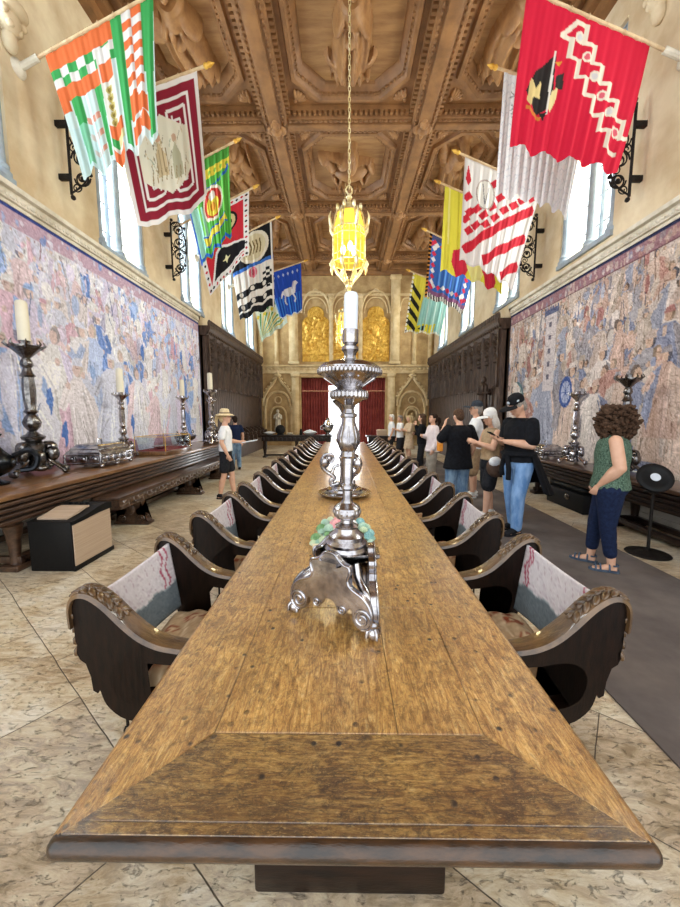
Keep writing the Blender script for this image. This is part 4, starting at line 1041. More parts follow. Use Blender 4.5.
casket(3.88, 6.95, .72, .55, .4, .26, 'low silver casket on the right sideboard behind the person in the black cap')
gc = thing('display_case', 'low glass display case with red lining on the left sideboard', 'display case', (-3.52, 7.0, .8))
mb = MB(); mb.cb(-.3, .3, -.55, .55, 0, .07, .01); mb.build('plinth', M['sidetop'], gc, 30)
mb = MB(); mb.cb(-.25, .25, -.5, .5, .07, .085, .004); mb.build('lining', simple('red_velvet', '#7a1f26', '#96303a', .95), gc, 0)
mb = MB()
for x in (-.28, .28): mb.bx(x-.003, x+.003, -.53, .53, .07, .33)
for y in (-.53, .53): mb.bx(-.28, .28, y-.003, y+.003, .07, .33)
mb.bx(-.28, .28, -.53, .53, .33, .336); mb.build('glass', M['glass'], gc, 0)
mb = MB()
for x in (-.28, .28):
    for y in (-.53, .53): mb.bx(x-.005, x+.005, y-.005, y+.005, .07, .34)
    mb.bx(x-.005, x+.005, -.53, .53, .332, .341)
for y in (-.53, .53): mb.bx(-.28, .28, y-.005, y+.005, .332, .341)
mb.build('edge_frame', M['gold'], gc, 0)
tr_ = MB(); tr_.lathe([(.05,0),(.06,.02),(.12,.05),(.14,.06),(.1,.055)], 18, M=Matrix.Translation((-3.52, 6.85, .886)) @ Matrix.Diagonal((1, 1.6, 1, 1)))
tag(tr_.build('silver_tray', M['silver'], None, 50), 'small oval silver dish inside the glass display case', 'dish')
bt = thing('silver_boat_dish', 'silver boat shaped dish on a foot near the far end of the left sideboard', 'dish', (-3.72, 8.4, .8))
mb = MB(); mb.lathe([(.12,0),(.13,.03),(.05,.06),(.05,.1)], 18); mb.build('foot', M['silver'], bt, 40)
mb = MB(); mb.lathe([(.05,.1),(.15,.12),(.24,.17),(.27,.24),(.28,.25),(.25,.24),(.2,.2)], 28, M=Matrix.Diagonal((.75, 1.45, 1, 1))); mb.build('bowl', M['silver'], bt, 50)
for e in (-1, 1): mb = MB(); mb.tube([(0, e*.38, .23), (0, e*.46, .3), (0, e*.42, .36), (0, e*.36, .3)], .018, 8); mb.build('handle', M['silver'], bt)
dk = thing('dark_ewer', 'dark metal ewer with a looping handle at the left edge of the sideboard', 'ewer', (-3.72, 3.72, .8))
brz = simple('dark_bronze', '#16181c', '#2c3036', .25, metal=.8, scale=8)
mb = MB(); mb.lathe([(.13,0),(.14,.02),(.06,.05),(.05,.08),(.14,.13),(.2,.2),(.2,.27),(.12,.35),(.07,.42),(.08,.5),(.11,.54),(.09,.54)], 28); mb.build('body', brz, dk, 50)
mb = MB(); mb.tube(smooth_line([(.15,.1,.3),(.27,.16,.36),(.33,.2,.28),(.3,.18,.16),(.2,.12,.14)], 5), .03, 8); mb.build('handle', brz, dk)

# things under and beside the right sideboard
tk = thing('black_trunk', 'black soft topped trunk under the right sideboard', 'trunk', (3.94, 5.95, 0))
mb = MB(); mb.cb(-.27, .3, -.5, .5, 0, .3, .02); mb.build('case', M['black'], tk, 35)
mb = MB(); mb.cb(-.25, .28, -.48, .48, .3, .42, .06); mb.build('lid', M['black'], tk, 50)
mb = MB(); mb.ball((-.275, -.1, .2), (.012, .07, .05), 10, 6); mb.build('latch', M['silver_dark'], tk)
ds = thing('disc_stand', 'round black disc with a white centre on a slim pole stand', 'stand', (3.38, 3.9, 0))
mb = MB(); mb.lathe([(.2,0),(.21,.01),(.2,.02),(.05,.03),(.02,.05)], 30); mb.build('base', M['iron'], ds, 40)
mb = MB(); mb.tube([(0,0,.03),(0,0,.8)], .016, 10); mb.ball((0,0,.8), .03, 8, 6); mb.build('pole', M['iron'], ds)
Mx = Matrix.Translation((0, 0, .86)) @ Matrix.Rotation(math.radians(-22), 4, 'Z') @ Matrix.Rotation(math.radians(58), 4, 'X')
mb = MB(); mb.lathe([(.15,-.02),(.165,-.012),(.165,.012),(.15,.02),(.11,.02),(.105,.016)], 36, M=Mx); dd = mb.build('disc', M['black'], ds, 40)
mb = MB(); mb.lathe([(.045,.017),(.045,.024)], 24, M=Mx); mb.build('centre_label', M['wax_white'], dd, 30)
mb = MB(); mb.tube([(-.12, -.02, .72), (0, -.05, .7), (.12, -.02, .74)], .012, 6); mb.build('bracket', M['iron'], ds)

# console tables before the end wall
def console(label, x0, x1, y, z):
    root = thing('console_table', label, 'console table', ((x0+x1)/2, y, 0)); W = (x1-x0)/2
    mb = MB(); mb.cb(-W, W, -.28, .28, z-.05, z, .01); mb.build('top', M['darkwood'], root, 30)
    mb = MB(); mb.bx(-W+.06, W-.06, -.22, .22, z-.22, z-.05)
    x = -W+.12
    while x < W-.1: mb.cb(x-.05, x+.05, -.24, -.21, z-.2, z-.08, .01); x += .16
    mb.build('carved_apron', M['darkwood'], root, 30)
    for x in (-W+.15, 0, W-.15):
        l = MB(); l.lathe([(.07,0),(.06,.05),(.04,.1),(.07,.3),(.06,z-.3),(.08,z-.22)], 12, x=x, y=-.1); l.cb(x-.06, x+.06, -.25, .22, 0, .05, .01); l.build('leg', M['darkwood'], root, 40)
    mb = MB(); mb.cb(-W+.15, W-.15, -.13, -.07, .05, .11, .01); mb.build('stretcher', M['darkwood'], root, 30)
console('dark carved console table before the end wall, left of the doorway', -3.0, -.4, 13.0, .8)
console('dark console table before the end wall, right of the doorway', .8, 2.25, 13.0, .78)
def small(name, mb, mat, loc, label, cat, sm=50): tag(mb.build(name, M[mat] if isinstance(mat, str) else mat, None, sm, loc=loc), label, cat)
mb = MB(); mb.lathe([(.06,0),(.09,.02),(.2,.06),(.22,.08),(.15,.1),(.05,.13)], 20); small('covered_dish', mb, 'wax_white', (-2.68, 12.95, .8), 'white covered dish at the left end of the far console table', 'dish')
mb = MB(); mb.lathe([(.16,-.02),(.18,0),(.16,.02),(.06,.03),(.02,.06)], 28, M=Matrix.Translation((0,0,.19)) @ Matrix.Rotation(1.3, 4, 'X')); mb.cb(-.12, .12, -.05, .1, 0, .03, .005); small('round_plaque', mb, 'black', (-2.3, 12.98, .8), 'dark round plate on edge on the far console table', 'plate')
mb = MB(); mb.lathe([(.05,0),(.1,.04),(.12,.08),(.1,.08)], 18); small('cream_bowl', mb, 'wax', (-1.95, 12.95, .8), 'small cream bowl right of the dark round plate', 'bowl')
mb = MB(); mb.lathe([(.05,0),(.06,.02),(.05,.14),(.03,.2),(.035,.22)], 14); small('dark_bottle', mb, 'black', (-1.55, 12.95, .8), 'small dark bottle on the far console table', 'bottle')
mb = MB(); mb.lathe([(.1,0),(.2,.05),(.25,.1),(.2,.13),(.1,.17),(.03,.19)], 20, sq=lambda a: 1+.12*math.cos(3*a)); small('white_napkin_dish', mb, 'wax_white', (-1.25, 12.95, .8), 'white heaped dish left of the silver urn', 'dish')
ur = thing('silver_urn', 'grey silver covered urn on the far console table before the bright doorway', 'urn', (-.58, 12.95, .8))
mb = MB(); mb.lathe([(.12,0),(.12,.03),(.06,.06),(.14,.14),(.2,.26),(.2,.36),(.15,.42)], 24); mb.build('body', M['silver'], ur, 50)
mb = MB(); mb.lathe([(.16,.42),(.14,.47),(.08,.52),(.07,.55),(.08,.58),(.03,.62)], 20); mb.build('lid', M['silver'], ur, 50)
for e in (-1, 1): mb = MB(); mb.tube([(e*.19, 0, .34), (e*.27, 0, .3), (e*.25, 0, .2), (e*.17, 0, .2)], .018, 6); mb.build('handle', M['silver'], ur)
mb = MB(); mb.cb(-.17, .17, -.12, .12, 0, .22, .015); mb.cb(-.18, .18, -.13, .13, .16, .19, .006); small('beige_box', mb, 'mesh_beige', (1.35, 12.95, .78), 'beige box on the far console table right of the doorway', 'box', 30)
# ================================================================ TAPESTRIES
def tapestry_canvas(w, h, P, seed, left):
    c = Canvas(w, h, P['bg'][0]); r = random.Random(seed)
    A = w/h
    for k in range(500):
        x, y = r.random(), r.random(); c.ell(x, y, r.uniform(.01, .05), r.uniform(.02, .09), r.choice(P['bg']), .6)
    def tone(col, d): return tuple(min(1, max(0, v+d)) for v in hx(col))
    def figure(x, y, s, col, big):
        # a robed figure standing with its feet at y; s = height as a fraction of the canvas
        sx = s/A; ln = tone(col, -.14)
        lean = r.uniform(-.1, .1)*sx; wd = r.uniform(.17, .3)*sx
        P_ = [(x-wd, y), (x-wd*.95, y-s*.25), (x-wd*.6+lean, y-s*.5), (x-wd*.75+lean, y-s*.7), (x-wd*.3+lean, y-s*.8), (x+wd*.3+lean, y-s*.8), (x+wd*.75+lean, y-s*.7), (x+wd*.55+lean, y-s*.5), (x+wd, y-s*.22), (x+wd*1.05, y)]
        c.poly(P_, col)
        def strokes(xc, w0, col, n, u0):
            for k in range(n):
                t = r.uniform(-.9, .9); u = r.uniform(.25, .75); x2 = xc+w0*t*.5+lean
                pts = [(xc+w0*t+r.uniform(-.15, .15)*wd, y-s*r.uniform(0, .12)), (xc+w0*t*.9+r.uniform(-.2, .2)*wd, y-s*u*.5), (x2, y-s*u)]
                c.line(pts, .011*sx*r.uniform(.6, 1.8), tone(col, r.choice((-.16, -.1, -.06, .07, .1))))
        strokes(x, wd, col, r.randint(8, 14), .3)
        for q in range(r.choice((1, 1, 2))):                          # mantles and sashes
            m = r.choice(P['robe']); e = r.choice((-1, 1)); w1 = r.uniform(.3, .8)
            c.poly([(x+e*wd*.2+lean, y-s*.79), (x+e*wd*.85+lean, y-s*.7), (x+e*wd*1.15, y-s*r.uniform(.1, .45)), (x+e*wd*.75, y-s*r.uniform(.03, .2)), (x+e*wd*(1-w1), y-s*.4)], m)
            for k in range(4): t = r.uniform(.35, 1); c.line([(x+e*wd*.6*t+lean, y-s*.72), (x+e*wd*t*.9, y-s*.45), (x+e*wd*t, y-s*r.uniform(.12, .25))], .01*sx, tone(m, r.choice((-.14, -.08, .1))))
        e = r.choice((-1, 1)); ac = tone(col, r.choice((-.06, .06))); p2 = (x+e*wd*1.1+lean, y-s*.52); p3 = (x+e*wd*r.uniform(-.2, 1.9)+lean, y-s*r.uniform(.45, .75))
        c.line([(x+e*wd*.65+lean, y-s*.7), p2, p3], .085*sx, ac); c.line([(x+e*wd*.65+lean, y-s*.68), p2], .015*sx, tone(ac, -.12))
        sk = r.choice(P['skin']); c.ell(p3[0], p3[1], .03*sx, .03*s, sk)
        hx_, hy = x+lean+e*.01*sx, y-s*.865
        c.ell(x+lean-e*.01*sx, y-s*.88, .058*sx, .075*s, r.choice(P['hair'])); c.ell(hx_, hy, .044*sx, .06*s, sk)
        c.line([(hx_-.02*sx, hy-.01*s), (hx_+.026*sx, hy-.01*s)], .006*sx, tone(sk, -.2)); c.line([(hx_+e*.012*sx, hy-.005*s), (hx_+e*.016*sx, hy+.015*s)], .006*sx, tone(sk, -.12))
        if r.random() < .35: c.poly([(x+lean-.07*sx, y-s*.9), (x+lean+.07*sx, y-s*.9), (x+lean+.05*sx, y-s*.97), (x+lean-.04*sx, y-s*.96)], r.choice(P['robe']))
    for k in range(7 if left else 9):                                 # buildings and banners in the far part of the scene
        x = r.uniform(.02, .95); wd = r.uniform(.015, .04); y0 = r.uniform(.1, .2); col = r.choice(P['bg'])
        c.rect(x, y0, x+wd, .4, tone(col, .04)); c.rect(x-.003, y0, x+wd+.003, y0+.02, tone(col, -.12))
        for j in range(4): c.rect(x+wd*.4, y0+.05+j*.06, x+wd*.6, y0+.08+j*.06, tone(col, -.2))
    rows = [(.22, .15, 46), (.31, .18, 44), (.42, .22, 38), (.54, .27, 32), (.68, .33, 26), (.82, .4, 19), (.99, .46, 14)]
    for y, s, n in rows:
        for k in range(n):
            figure((k+r.uniform(.0, 1))/n, y+r.uniform(-.06, .05), s*r.uniform(.75, 1.2), r.choice(P['robe']), s > .3)
        for k in range(n):                                            # foliage, spears, drapery ends between the figures
            x, yy = r.random(), y-r.uniform(0, s); m = r.choice(P['robe']+P['bg'])
            if r.random() < .5: c.line([(x, yy), (x+r.uniform(-.02, .02), yy-r.uniform(.05, .2))], .0016, tone(m, -.25))
            else: c.ell(x, yy, r.uniform(.004, .012), r.uniform(.015, .05), tone(m, r.uniform(-.1, .08)))
    if left:
        for k in range(10): x, y = r.uniform(.05, .95), r.uniform(.3, .9); c.poly([(x, y), (x+.003, y-.05), (x+.012, y-.07), (x+.016, y-.02), (x+.013, y+.03), (x+.008, y+.05), (x+.006, y+.01)], '#5f82bf')
        for k in range(5): x = r.uniform(.1, .9); c.poly([(x, .96), (x+.02, .9), (x+.06, .92), (x+.07, 1), (x, 1)], '#b98a98')
    else:
        tx = .22; c.rect(tx, .12, tx+.05, .6, '#c9c3c4'); c.rect(tx-.008, .1, tx+.058, .135, '#5d6684')      # castle tower with battlements
        for j in range(6): c.rect(tx-.008+j*.012, .085, tx-.002+j*.012, .1, '#5d6684')
        for j in range(5): c.rect(tx+.018, .18+j*.08, tx+.03, .21+j*.08, '#6d6a78')
        for k in range(40): x, y = tx+r.uniform(0, .05), r.uniform(.14, .58); c.line([(x, y), (x+.008, y)], .0012, '#a79fa4')
        c.ell(.07, .66, .05, .15, '#5f7a80'); c.ell(.07, .66, .042, .125, '#a9b4ae')
        for k in range(8): a = k*PI/4; c.line([(.07, .66), (.07+.042*math.cos(a), .66+.13*math.sin(a))], .003, '#4a5f66')
        c.ell(.33, .62, .028, .09, '#3f568f'); c.ell(.33, .62, .02, .065, '#a5b0cb')
        for k in range(8): a = k*PI/4; c.line([(.33, .62), (.33+.022*math.cos(a), .62+.07*math.sin(a))], .002, '#3f568f')
        for k in range(9): figure(r.uniform(.02, .98), r.uniform(.7, 1.0), r.uniform(.3, .42), r.choice(P['robe']), True)
    # weave: faded patches and fine engraved contours
    n1 = vnoise(w, h, 26, seed)+.5*vnoise(w, h, 11, seed+1); n2 = vnoise(w, h, 60, seed+2)
    ctr = np.abs(np.sin(n1*19)); c.a -= (.13*np.clip(1-ctr/.22, 0, 1)*P['line'])[..., None]; c.a += (.1*np.clip(1-np.abs(np.sin(n1*19+1.2))/.25, 0, 1))[..., None]
    c.a += ((n2-.5)*.12)[..., None]
    # flowered border along the top and sides, blue selvedge
    c.rect(0, 0, 1, .075, P['border'])
    for k in range(150):
        x, y = r.random(), r.uniform(.02, .068); c.ell(x, y, r.uniform(.002, .006), r.uniform(.006, .02), r.choice(P['robe']), .7)
    c.rect(0, 0, 1, .014, P['edge']); c.rect(0, .073, 1, .079, tone(P['border'], -.2)); c.rect(0, 0, .004, 1, P['edge']); c.rect(.996, 0, 1, 1, P['edge'])
    if left: c.a *= np.array([.95, .965, 1.02])
    else: c.a *= np.array([.97, .95, .95])
    c.a = np.clip(c.a, 0, 1); c.speck(.04, seed); return c
PL = dict(bg=['#d9d5e0', '#e0dbe0', '#ccd2e4', '#e0dbd9', '#d2c4ce'], robe=['#e0dde6', '#e8e3df', '#dcbcc4', '#d0a8b0', '#bfcbe3', '#a3b9dc', '#e2d8d2', '#d0d0d8', '#7d98cb', '#d6ccda', '#e9e6e8', '#bfbac8', '#e0c9c8', '#d8d8e0', '#e6e2dc'],
          skin=['#dcc3b6', '#d8bfb4'], hair=['#a39a98', '#c7b8a8', '#8d8a9a'], border='#c0a3ae', edge='#38457f', line=1.0)
PR = dict(bg=['#c0b5ad', '#b3a8a6', '#c8bdb2', '#a9aebb', '#cdbfae'], robe=['#c4b8ae', '#b58f84', '#a3a1a6', '#9a9fae', '#d2c6ba', '#c0a698', '#a57873', '#d8d0c8', '#8a91a8', '#b5a99c', '#ccb8aa', '#928e92', '#d8cfc8', '#bdaea4', '#cdbfb2'],
          skin=['#cbb09c', '#c2a691'], hair=['#6f625a', '#8d7d6c', '#565660'], border='#94727a', edge='#2b3050', line=1.6)
def tapestry(label, X, s, y0, y1, z0, z1, P, seed, left):
    cw, chh = int((y1-y0)/.0125), int((z1-z0)/.0125)
    cv = tapestry_canvas(cw, chh, P, seed, left)
    nu, nv = int((y1-y0)/.0155), int((z1-z0)/.0155)
    U, V = np.meshgrid(np.linspace(0, 1, nu), np.linspace(0, 1, nv))
    Y = y0+(y1-y0)*(U if left else 1-U)
    pts = np.stack([X+s*(.03+.012*np.sin(Y*3.1+.5*np.sin(V*2))*V), Y, z1-(z1-z0)*V], -1).reshape(-1, 3)
    o = grid_obj('tapestry', pts, nu, nv, M['tapestry'], cv, None, U, V, .01)
    tag(o, label, 'tapestry')
tapestry('pale blue and rose woven tapestry crowded with robed figures, left wall', XL, 1, 2.0, 10.58, .76, 4.14, PL, 11, True)
tapestry('tan and rust woven tapestry with a castle tower and crowd, right wall', XR, -1, 2.0, 9.58, .7, 4.04, PR, 23, False)

# ================================================================ FLAGS ON THEIR POLES
M['pole'] = simple('flag_pole_wood', '#b99a72', '#d8c09a', .5, scale=6, bmp=.05)
def flag(label, Y, TL, TR, BR, BL, cv, side, nf=7, amp=.05, seed=0, hem=0.0, swing=.12):
    a, b, c_, d = [at(p[0], p[1], Y) for p in (TL, TR, BR, BL)]
    rr = random.Random(seed); ph = rr.uniform(0, 6)
    root = thing('hanging_flag', label, 'flag', tuple((a+b)/2), 0, None)
    o = (a+b)/2; a, b, c_, d = a-o, b-o, c_-o, d-o
    nu, nv = 150, 160; U, V = np.meshgrid(np.linspace(0, 1, nu), np.linspace(0, 1, nv))
    nf *= 1.25
    fold = np.sin(U*2*PI*nf+ph+1.6*np.sin(U*7+ph))+.4*np.sin(U*2*PI*nf*2.3+ph*2+V*2)
    cv.a *= .9
    dz = .5*amp*fold*(.25+.75*V)+swing*np.sin(V*1.6)*np.sin(U*PI*1.1+ph)
    Vh = V*(1+hem*np.sin(U*2*PI*nf*.5+ph)*V)
    pts = []
    A, B, C, D = [np.array(p) for p in (a, b, c_, d)]
    pos = ((A[None, None]*(1-U)[..., None]+B[None, None]*U[..., None])*(1-Vh)[..., None]+(D[None, None]*(1-U)[..., None]+C[None, None]*U[..., None])*Vh[..., None])
    pos[..., 1] += dz
    pos[..., 0] += .004*np.cos(U*2*PI*nf+ph)*V
    grid_obj('flag_cloth', pos.reshape(-1, 3), nu, nv, M['cloth'], cv, root, U, V)
    dv = (b-a).normalized(); off = Vector((0, 0, .025))
    if side == 'left': t0 = (XL-(o+a).x)/dv.x; p0, p1 = a+dv*t0, b+dv*.14
    else: t0 = (XR-(o+b).x)/dv.x; p0, p1 = b+dv*t0, a-dv*.14
    mb = MB(); mb.tube([p0+off, p1+off], .021, 10); pole = mb.build('flagpole', M['pole'], root)
    fn = MB(); e = (p1-p0).normalized(); q = p1+off
    fn.ball(q, .04, 10, 7); fn.tube([q, q+e*.06, q+e*.14], [.02, .038, .004], 8); fn.build('finial', M['gold'], pole, 60)
    mb = MB(); w = p0+off; mb.tube([w, w+(p1-p0).normalized()*.3], .04, 10); mb.ball(w, (.06, .11, .11), 12, 8); mb.build('wall_socket', M['pale_stone'], root)
    rg = MB()
    for k in range(7): p = a.lerp(b, (k+.5)/7); rg.tube([(p+off)+Vector((0, .03*math.cos(t), .03*math.sin(t))) for t in np.linspace(0, 2*PI, 9)], .005, 5)
    rg.build('tie_ring', M['pole'], root)
W_, H_ = 220, 260
def f_L1():
    c = Canvas(W_, H_, '#d5e9e6'); o, g, w = '#e8733f', '#3fa557', '#ece8e4'
    c.rect(0, 0, .62, .13, o); 
    for k in range(8):
        x = k*.08; c.rect(x, .13, x+.08, .2, g if k % 2 == 0 else w); c.rect(x, .2, x+.08, .27, w if k % 2 == 0 else g)
    c.rect(0, .27, .56, .38, o); c.rect(.0, .33, .08, .46, o)
    for x0, x1 in ((.1, .2), (.34, .42), (.6, .7), (.9, 1.0)): c.poly([(x0, .38 if x0 < .55 else 0), (x1, .38 if x0 < .55 else 0), (x1-.02, .95), (x0+.01, .95)], g)
    c.rect(.62, .0, .7, .75, g); c.rect(.7, 0, .88, 1, '#dfe7e4')
    for k in range(11):
        c.rect(.7, k*.065, .79, k*.065+.065, o if k % 2 else w); c.rect(.79, k*.065, .88, k*.065+.065, w if k % 2 else o)
    c.rect(.88, 0, .93, .5, g); c.rect(.7, .62, .8, .76, o); c.rect(.8, .66, .9, .78, o); c.ell(.86, .86, .06, .07, o); c.rect(.7, .8, .8, .93, o)
    c.rect(.42, .14, .56, 1, '#e6e2d6'); c.ell(.49, .2, .06, .06, w); c.rect(.43, .25, .56, .38, o)
    for k in range(5): c.ell(.49, .44+k*.06, .035, .03, '#c9b86a'); c.ell(.49, .44+k*.06, .018, .016, '#8f7c3a')
    c.rect(.42, .7, .58, .8, o); c.rect(.42, .8, .5, .87, g); c.rect(.5, .8, .58, .87, '#e3d9a0'); c.rect(.42, .9, .56, 1, o)
    for k in range(9): c.rect(.2+(k % 3)*.05, .55+(k//3)*.13, .24+(k % 3)*.05, .6+(k//3)*.13, '#e4a08a')
    c.rect(.05, .6, .3, 1, '#bfe6e8', .5); c.line([(.25, .38), (.28, 1)], .02, '#f2f5f6'); return c
def f_L2():
    r_, w = '#8f2233', '#eee6e0'; c = Canvas(W_, H_, r_)
    c.frame(0, .045, w); c.frame(.13, .03, w); c.frame(.16, .001, r_)
    for e, f in ((0, 0), (1, 0), (0, 1), (1, 1)):                     # knotted meander in the corners
        T = lambda x, y: (x if not e else 1-x, y if not f else 1-y)
        for pts in ([(.2,.2),(.42,.2),(.42,.28),(.27,.28),(.27,.36),(.36,.36),(.36,.24)], [(.2,.2),(.2,.42),(.27,.42),(.27,.32)], [(.22,.46),(.33,.4),(.22,.38)]): c.line([T(*p) for p in pts], .024, w)
    c.poly([(.5, .2), (.82, .36), (.82, .66), (.5, .82), (.18, .66), (.18, .36)], '#ece3cd')
    rr = random.Random(4)
    for k in range(40): x, y = rr.uniform(.25, .75), rr.uniform(.32, .7); c.line([(x, y), (x+rr.uniform(-.05, .05), y+.06)], .008, rr.choice(['#b9a37f', '#8f8570', '#d2b58c', '#a9b09a']))
    c.poly([(.36, .66), (.38, .48), (.43, .4), (.49, .5), (.5, .66)], '#dcc39b'); c.ell(.43, .37, .03, .03, '#d9a98a'); c.poly([(.56, .7), (.57, .5), (.62, .42), (.68, .52), (.69, .68)], '#bdb79a'); c.ell(.62, .39, .03, .03, '#cfa88c'); [c.line([(.28+.06*k, .7), (.3+.06*k, .6)], .012, '#a58d66') for k in range(8)]; [c.line([(.38+.04*k, .45), (.37+.045*k, .64)], .008, '#a08a68') for k in range(4)]; return c
def f_L3():
    c = Canvas(W_, H_, '#5cb548'); y, b = '#e9d548', '#2f66c8'
    c.rect(0, 0, 1, .12, '#4d9c3c'); c.rect(0, .12, 1, .22, y)
    for k in range(8): c.ell(.06+k*.125, .17, .03, .025, '#7fae3a')
    for k in range(24): a = PI*k/23; c.ell(.55+.4*math.cos(a), .2+.12*math.sin(a), .022, .018, b)
    c.poly([(0, .4), (.3, .45), (.35, .8), (.1, 1), (0, 1)], '#a7e3cf'); c.line([(0, .35), (.03, 1)], .05, b); c.line([(.0, .97), (1, .97)], .05, b)
    c.ell(.56, .5, .26, .19, '#f0ead2'); c.ell(.56, .5, .22, .16, '#c9392e'); c.ell(.56, .53, .16, .11, y); c.ell(.56, .42, .08, .05, '#e9e0d0'); c.ell(.56, .54, .07, .05, '#d9922e')
    c.poly([(.2, .78), (.85, .72), (.9, .8), (.25, .88)], y); c.line([(.2, .78), (.85, .72)], .02, b); c.line([(.25, .88), (.9, .8)], .02, b)
    c.line([(.8, .25), (.86, .7)], .04, '#7fd05c'); c.line([(.2, .25), (.26, .75)], .05, '#8ad86a'); return c
def f_L4():
    c = Canvas(W_, H_, '#cf2f3c'); k = '#1d1b20'
    c.frame(0, .1, '#f0ebe8')
    for i in range(12):
        t = (i+.5)/12
        for x, y in ((.05, t), (.95, t), (t, .04), (t, .96)): c.poly([(x-.03, y), (x, y-.022), (x+.03, y), (x, y+.022)], k if i % 2 else '#cf2f3c')
    c.ell(.62, .3, .17, .15, k); c.ell(.62, .3, .13, .115, '#d9c48e'); c.rect(.55, .28, .69, .33, k)
    c.poly([(.3, .56), (.42, .52), (.93, .72), (.93, .9), (.1, .93)], '#f0ebe8'); c.poly([(.33, .6), (.42, .56), (.93, .75), (.92, .87), (.16, .9)], k)
    c.poly([(.5, .7), (.53, .74), (.6, .75), (.53, .77), (.5, .82), (.47, .77), (.4, .75), (.47, .74)], '#f1e6b4'); return c
def f_L5():
    c = Canvas(W_, H_, '#ece6dc'); k = '#191a1e'
    c.poly([(0, 0), (1, 0), (1, .42), (0, .42)], k); c.ell(.55, .2, .36, .19, '#e6ddc8'); c.ell(.55, .2, .29, .155, '#d8cba4')
    for i in range(5): c.line([(.38+.08*i, .12), (.44+.07*i, .2), (.37+.08*i, .28)], .03, '#6f5a2e')
    c.line([(0, .42), (1, .4)], .05, '#3a6fc0'); c.ell(.5, .5, .1, .07, '#d7697a'); c.ell(.5, .5, .05, .035, '#b23b50')
    for i in range(8): c.line([(.2+.09*i, .44), (.15+.1*i, .64)], .014, '#cbd0cf')
    for i in range(7):
        for j in range(3): c.rect(.72+j*.09, .5+i*.035, .81+j*.09, .535+i*.035, k if (i+j) % 2 else '#ece6dc')
    for y in (.68, .84): c.poly([(0, y), (1, y-.06), (1, y+.02), (0, y+.08)], k); [c.ell(.15+.3*i, y+.03-.02*i, .05, .03, '#ece6dc') for i in range(3)]
    c.poly([(0, .94), (1, .9), (1, 1), (0, 1)], k); c.line([(.97, 0), (.97, 1)], .04, '#ece6dc'); return c
def f_L6():
    c = Canvas(W_, H_, '#2349b0')
    for i in range(9): c.line([(.1+.1*i, .55), (.06+.11*i, 1)], .04, '#3b83dd')
    for i in range(6): c.poly([(.15+.14*i, .12), (.18+.14*i, .08), (.21+.14*i, .12), (.18+.14*i, .16)], '#d6d8e2', .8)
    w = '#e3e0e6'; c.ell(.55, .5, .22, .09, w); c.poly([(.66, .5), (.72, .32), (.8, .3), (.88, .37), (.8, .4), (.76, .55)], w); c.line([(.42, .52), (.36, .7), (.42, .76)], .05, w); c.line([(.66, .55), (.76, .66), (.7, .74)], .05, w); c.line([(.36, .46), (.26, .6)], .05, w); c.line([(.74, .3), (.66, .46)], .04, '#b9b4c6')
    c.line([(.02, 0), (.02, 1)], .03, '#7fb4ea'); c.line([(0, .985), (1, .985)], .03, '#d8dde6'); return c
def f_L7():
    c = Canvas(W_, H_, '#dfe3cd'); y, g = '#e3cb3e', '#4c9a5a'
    for i in range(8):
        for j in range(6): 
            if (i+j) % 2: c.poly([(i/8, .1+j*.09), (i/8+.06, .055+j*.09), (i/8+.12, .1+j*.09), (i/8+.06, .145+j*.09)], y if j % 2 else g)
    for i in range(10): a = -.2-.13*i; c.poly([(0, 1), (.9*math.cos(a), 1+.5*math.sin(a)), (.9*math.cos(a-.06), 1+.5*math.sin(a-.06))], g if i % 2 else y)
    c.rect(0, .93, 1, 1, '#cfe5dd', .7); return c
def f_R1():
    c = Canvas(300, 340, '#d8203f'); w = '#efe4d2'
    def st(dx, dy): 
        out = []
        for i in range(7): x, y = .42+.085*i, .05+.115*i; out += [(x+dx, y+dy), (x+.085+dx, y+dy)]
        return out
    for dx, dy in ((0, 0), (-.1, .12)):
        q = st(dx, dy); c.line(q, .034, w); [c.rect(x-.017, y-.015, x+.017, y+.015, w) for x, y in q]
    c.line([(.42, .05), (.32, .17)], .034, w)
    for i in range(6): x, y = .46+.085*i, .14+.115*i; c.ell(x, y, .038, .04, w); c.ell(x, y, .022, .024, '#e7697a' if i % 2 else '#d9d5d8')
    c.poly([(.1, .6), (.16, .45), (.24, .36), (.3, .3), (.31, .42), (.33, .55), (.3, .68), (.2, .72)], '#2c2726'); c.poly([(.12, .66), (.13, .5), (.18, .56), (.22, .48), (.23, .6), (.17, .62), (.16, .7)], '#e7cf8e'); c.poly([(.31, .56), (.37, .5), (.36, .62), (.33, .7), (.3, .68)], '#e9d79c'); c.poly([(.33, .44), (.39, .4), (.4, .52), (.34, .52)], '#3a3533'); c.poly([(.29, .36), (.36, .33), (.34, .37)], '#d9a23c')
    c.line([(.29, .28), (.3, .72)], .016, '#efe9e0'); c.poly([(.24, .7), (.3, .7), (.28, .76)], '#2c2726'); c.line([(.12, .71), (.26, .74)], .03, '#d9823a'); return c
def f_R2():
    c = Canvas(W_, H_, '#e4e6ea'); rr = random.Random(8)
    for i in range(14):
        for j in range(12):
            x, y = (i+.5*(j % 2))/14, j/12; c.line([(x-.03, y), (x, y-.03), (x+.03, y), (x, y+.03)], .006, '#c3cbd6')
    for k in range(8): x, y = rr.uniform(.08, .3), rr.uniform(.08, .3); c.line([(x, y), (x+.04, y+.03), (x-.01, y+.05)], .012, '#9a9ca0')
    return c
